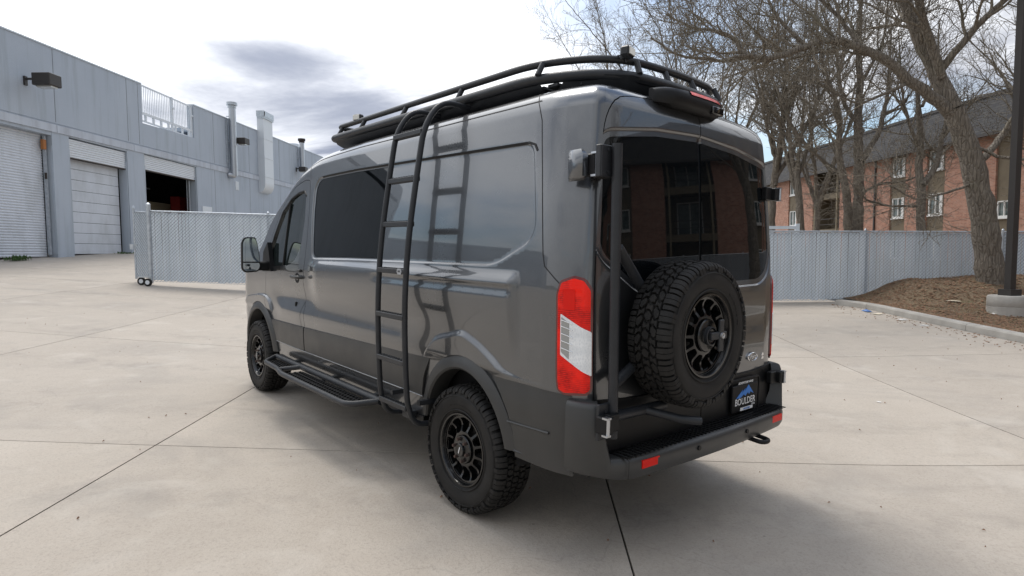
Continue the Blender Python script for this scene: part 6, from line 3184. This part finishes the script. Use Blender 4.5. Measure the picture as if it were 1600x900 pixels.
tree('big leaning bare tree with a thick trunk between the fence ends, by the lamp post',
     [('trunk', trunk, [.31, .28, .265, .25, .23, .21], 0), ('branch', limbA, [.20, .17, .14, .12, .08, .05], .85), ('branch', limbB, [.11, .09, .07, .05, .03], .9),
      ('branch', limbC, [.16, .13, .11, .10, .085, .075, .065, .05, .03, .02], .8), ('branch', limbD, [.045, .04, .03, .02], .9), ('branch', limbE, [.09, .07, .05, .03], .85),
      ('branch', limbF, [.05, .04, .02], .9), ('branch', limbG, [.045, .03, .02], .9), ('branch', limbH, [.09, .06, .03], .9), ('branch', limbI, [.045, .03, .014], .7),
      ('branch', limbJ, [.04, .03, .015], .8), ('branch', limbK, [.035, .025, .012], .75)],
     (4.6, 7.0, 7.5, 4), 1)


def simple_tree(label, x, y, zt, h, r, lean, seed, forks=5, group='bare trees beyond the slatted fence', split=.35, dens=(3.3, 5.6, 6.0, 3)):
    rg = np.random.default_rng(seed)
    z0 = zt
    mains = []
    hh = h * split
    top_ = np.array([x + lean * hh, y + rg.uniform(-.3, .3), z0 + hh])
    tr = [(x, y, z0), (x + lean * hh * .4 + rg.uniform(-.08, .08), y, z0 + hh * .5), tuple(top_)]
    mains.append(('trunk', tr, [r, r * .86, r * .75], 0))
    for k in range(forks):
        a = 2 * math.pi * (k + rg.uniform(-.25, .25)) / forks
        out = rg.uniform(.16, .42)
        p = top_ - np.array([0, 0, rg.uniform(0, .25) * hh])
        pts = [tuple(p)]
        d = np.array([math.cos(a) * out, math.sin(a) * out, 1.0])
        L = (h - hh) * rg.uniform(.75, 1.1)
        for q in range(5):
            d = d + np.array([math.cos(a) * .05, math.sin(a) * .05, 0]) + rg.normal(0, .10, 3)
            d /= np.linalg.norm(d)
            p = p + d * L / 5
            pts.append(tuple(p))
        rr = r * rg.uniform(.40, .60)
        mains.append(('branch', pts, [rr, rr * .8, rr * .6, rr * .4, rr * .22, rr * .12], .92))
    return tree(label, mains, dens, seed, group=group, maxlevel=2)


tree('twin-trunked bare tree behind the fence, left of the brick building downpipe',
     [('trunk', P3([(11.37, .5), (11.42, 3.11), (11.47, 4.23), (11.42, 6.07), (11.49, 7.27), (11.45, 8.77), (11.6, 11.0)], 17, .5), [.21, .18, .165, .14, .11, .09, .05], 0),
      ('branch', P3([(11.12, .5), (10.9, 3.33), (10.49, 4.88), (10.39, 5.97), (9.8, 7.5), (9.3, 9.2)], 17, -.8), [.17, .15, .12, .09, .05, .03], .6),
      ('branch', P3([(11.45, 4.6), (12.2, 5.8), (12.6, 7.4), (12.8, 9.4)], 17, .8), [.10, .08, .05, .02], .9),
      ('branch', P3([(11.45, 5.6), (10.9, 6.9), (10.8, 8.5), (10.4, 10.2)], 17, 1.0), [.09, .06, .04, .02], .9),
      ('branch', P3([(10.7, 4.2), (9.6, 5.0), (8.7, 6.2), (8.1, 7.6)], 17, -.4), [.07, .05, .03, .02], .9),
      ('branch', P3([(11.42, 7.4), (11.9, 8.7), (11.9, 10.4)], 17, -.6), [.06, .04, .02], .9),
      ('branch', P3([(11.3, 3.3), (12.0, 3.8), (12.9, 3.9), (13.6, 4.4)], 17, -.4), [.05, .035, .015], .8)],
     (4.2, 6.5, 7.0, 3), 21)
tree('slim bare tree behind the fence in front of the brick windows',
     [('trunk', P3([(12.26, .5), (12.27, 3.35), (12.23, 3.97), (12.26, 5.33), (12.1, 6.91)], 15, .3), [.15, .13, .12, .09, .05], 0),
      ('branch', P3([(12.24, 3.55), (12.72, 4.18), (12.96, 4.93), (13.3, 6.3)], 15, .4), [.10, .08, .06, .03], .8),
      ('branch', P3([(12.25, 4.4), (11.7, 5.4), (11.3, 6.7), (11.1, 8.2)], 15, -.4), [.06, .045, .03, .015], .9),
      ('branch', P3([(12.15, 6.0), (12.7, 7.2), (12.9, 8.8)], 15, .5), [.05, .035, .015], .9),
      ('branch', P3([(12.26, 2.9), (11.3, 2.9), (10.3, 3.1), (9.6, 3.7)], 15, -.6), [.04, .03, .015], .9)],
     (4.2, 6.5, 7.0, 3), 22)
simple_tree('bare tree with low forked trunk behind the fence, beside the brick balcony bay', 10.2, 18.4, .5, 12.5, .15, -.06, 31, 5)
simple_tree('bare tree just right of the van rear corner, behind the white bar gate', 9.75, 20.4, .5, 13.5, .16, .02, 32, 6)
lbl = ['tall bare tree far behind the fence, first to the right of the van roof', 'bare tree whose crown shows above the van roof rack end',
       'bare tree close to the brick wall, between the twin trunk and the balcony', 'bare tree at the far right behind the lamp post', 'bare tree far back above the white bar gate']
for k, (x, y, h, r, ln) in enumerate(((7.2, 23.5, 15.0, .14, -.03), (5.4, 27.5, 16.5, .16, -.05), (13.6, 24.5, 14.0, .15, .03), (16.2, 15.0, 12.5, .17, -.04), (9.9, 28.0, 17.0, .16, .02))):
    simple_tree(lbl[k], x, y, .5, h, r, ln, 40 + k, 6, split=.25, dens=(2.6, 4.6, 5.0, 3))
# along the verge to the right, out of frame but mirrored in the rear glass
simple_tree('bare tree on the verge out of frame to the right, nearer the lamp post', 15.0, 4.0, .25, 12, .26, .03, 61, 5, group=None, dens=(2.2, 3.4, 3.4, 3))
simple_tree('bare tree on the verge out of frame to the right, furthest from the lamp post', 16.5, -3.5, .1, 12, .28, -.04, 62, 5, group=None, dens=(2.2, 3.4, 3.4, 3))
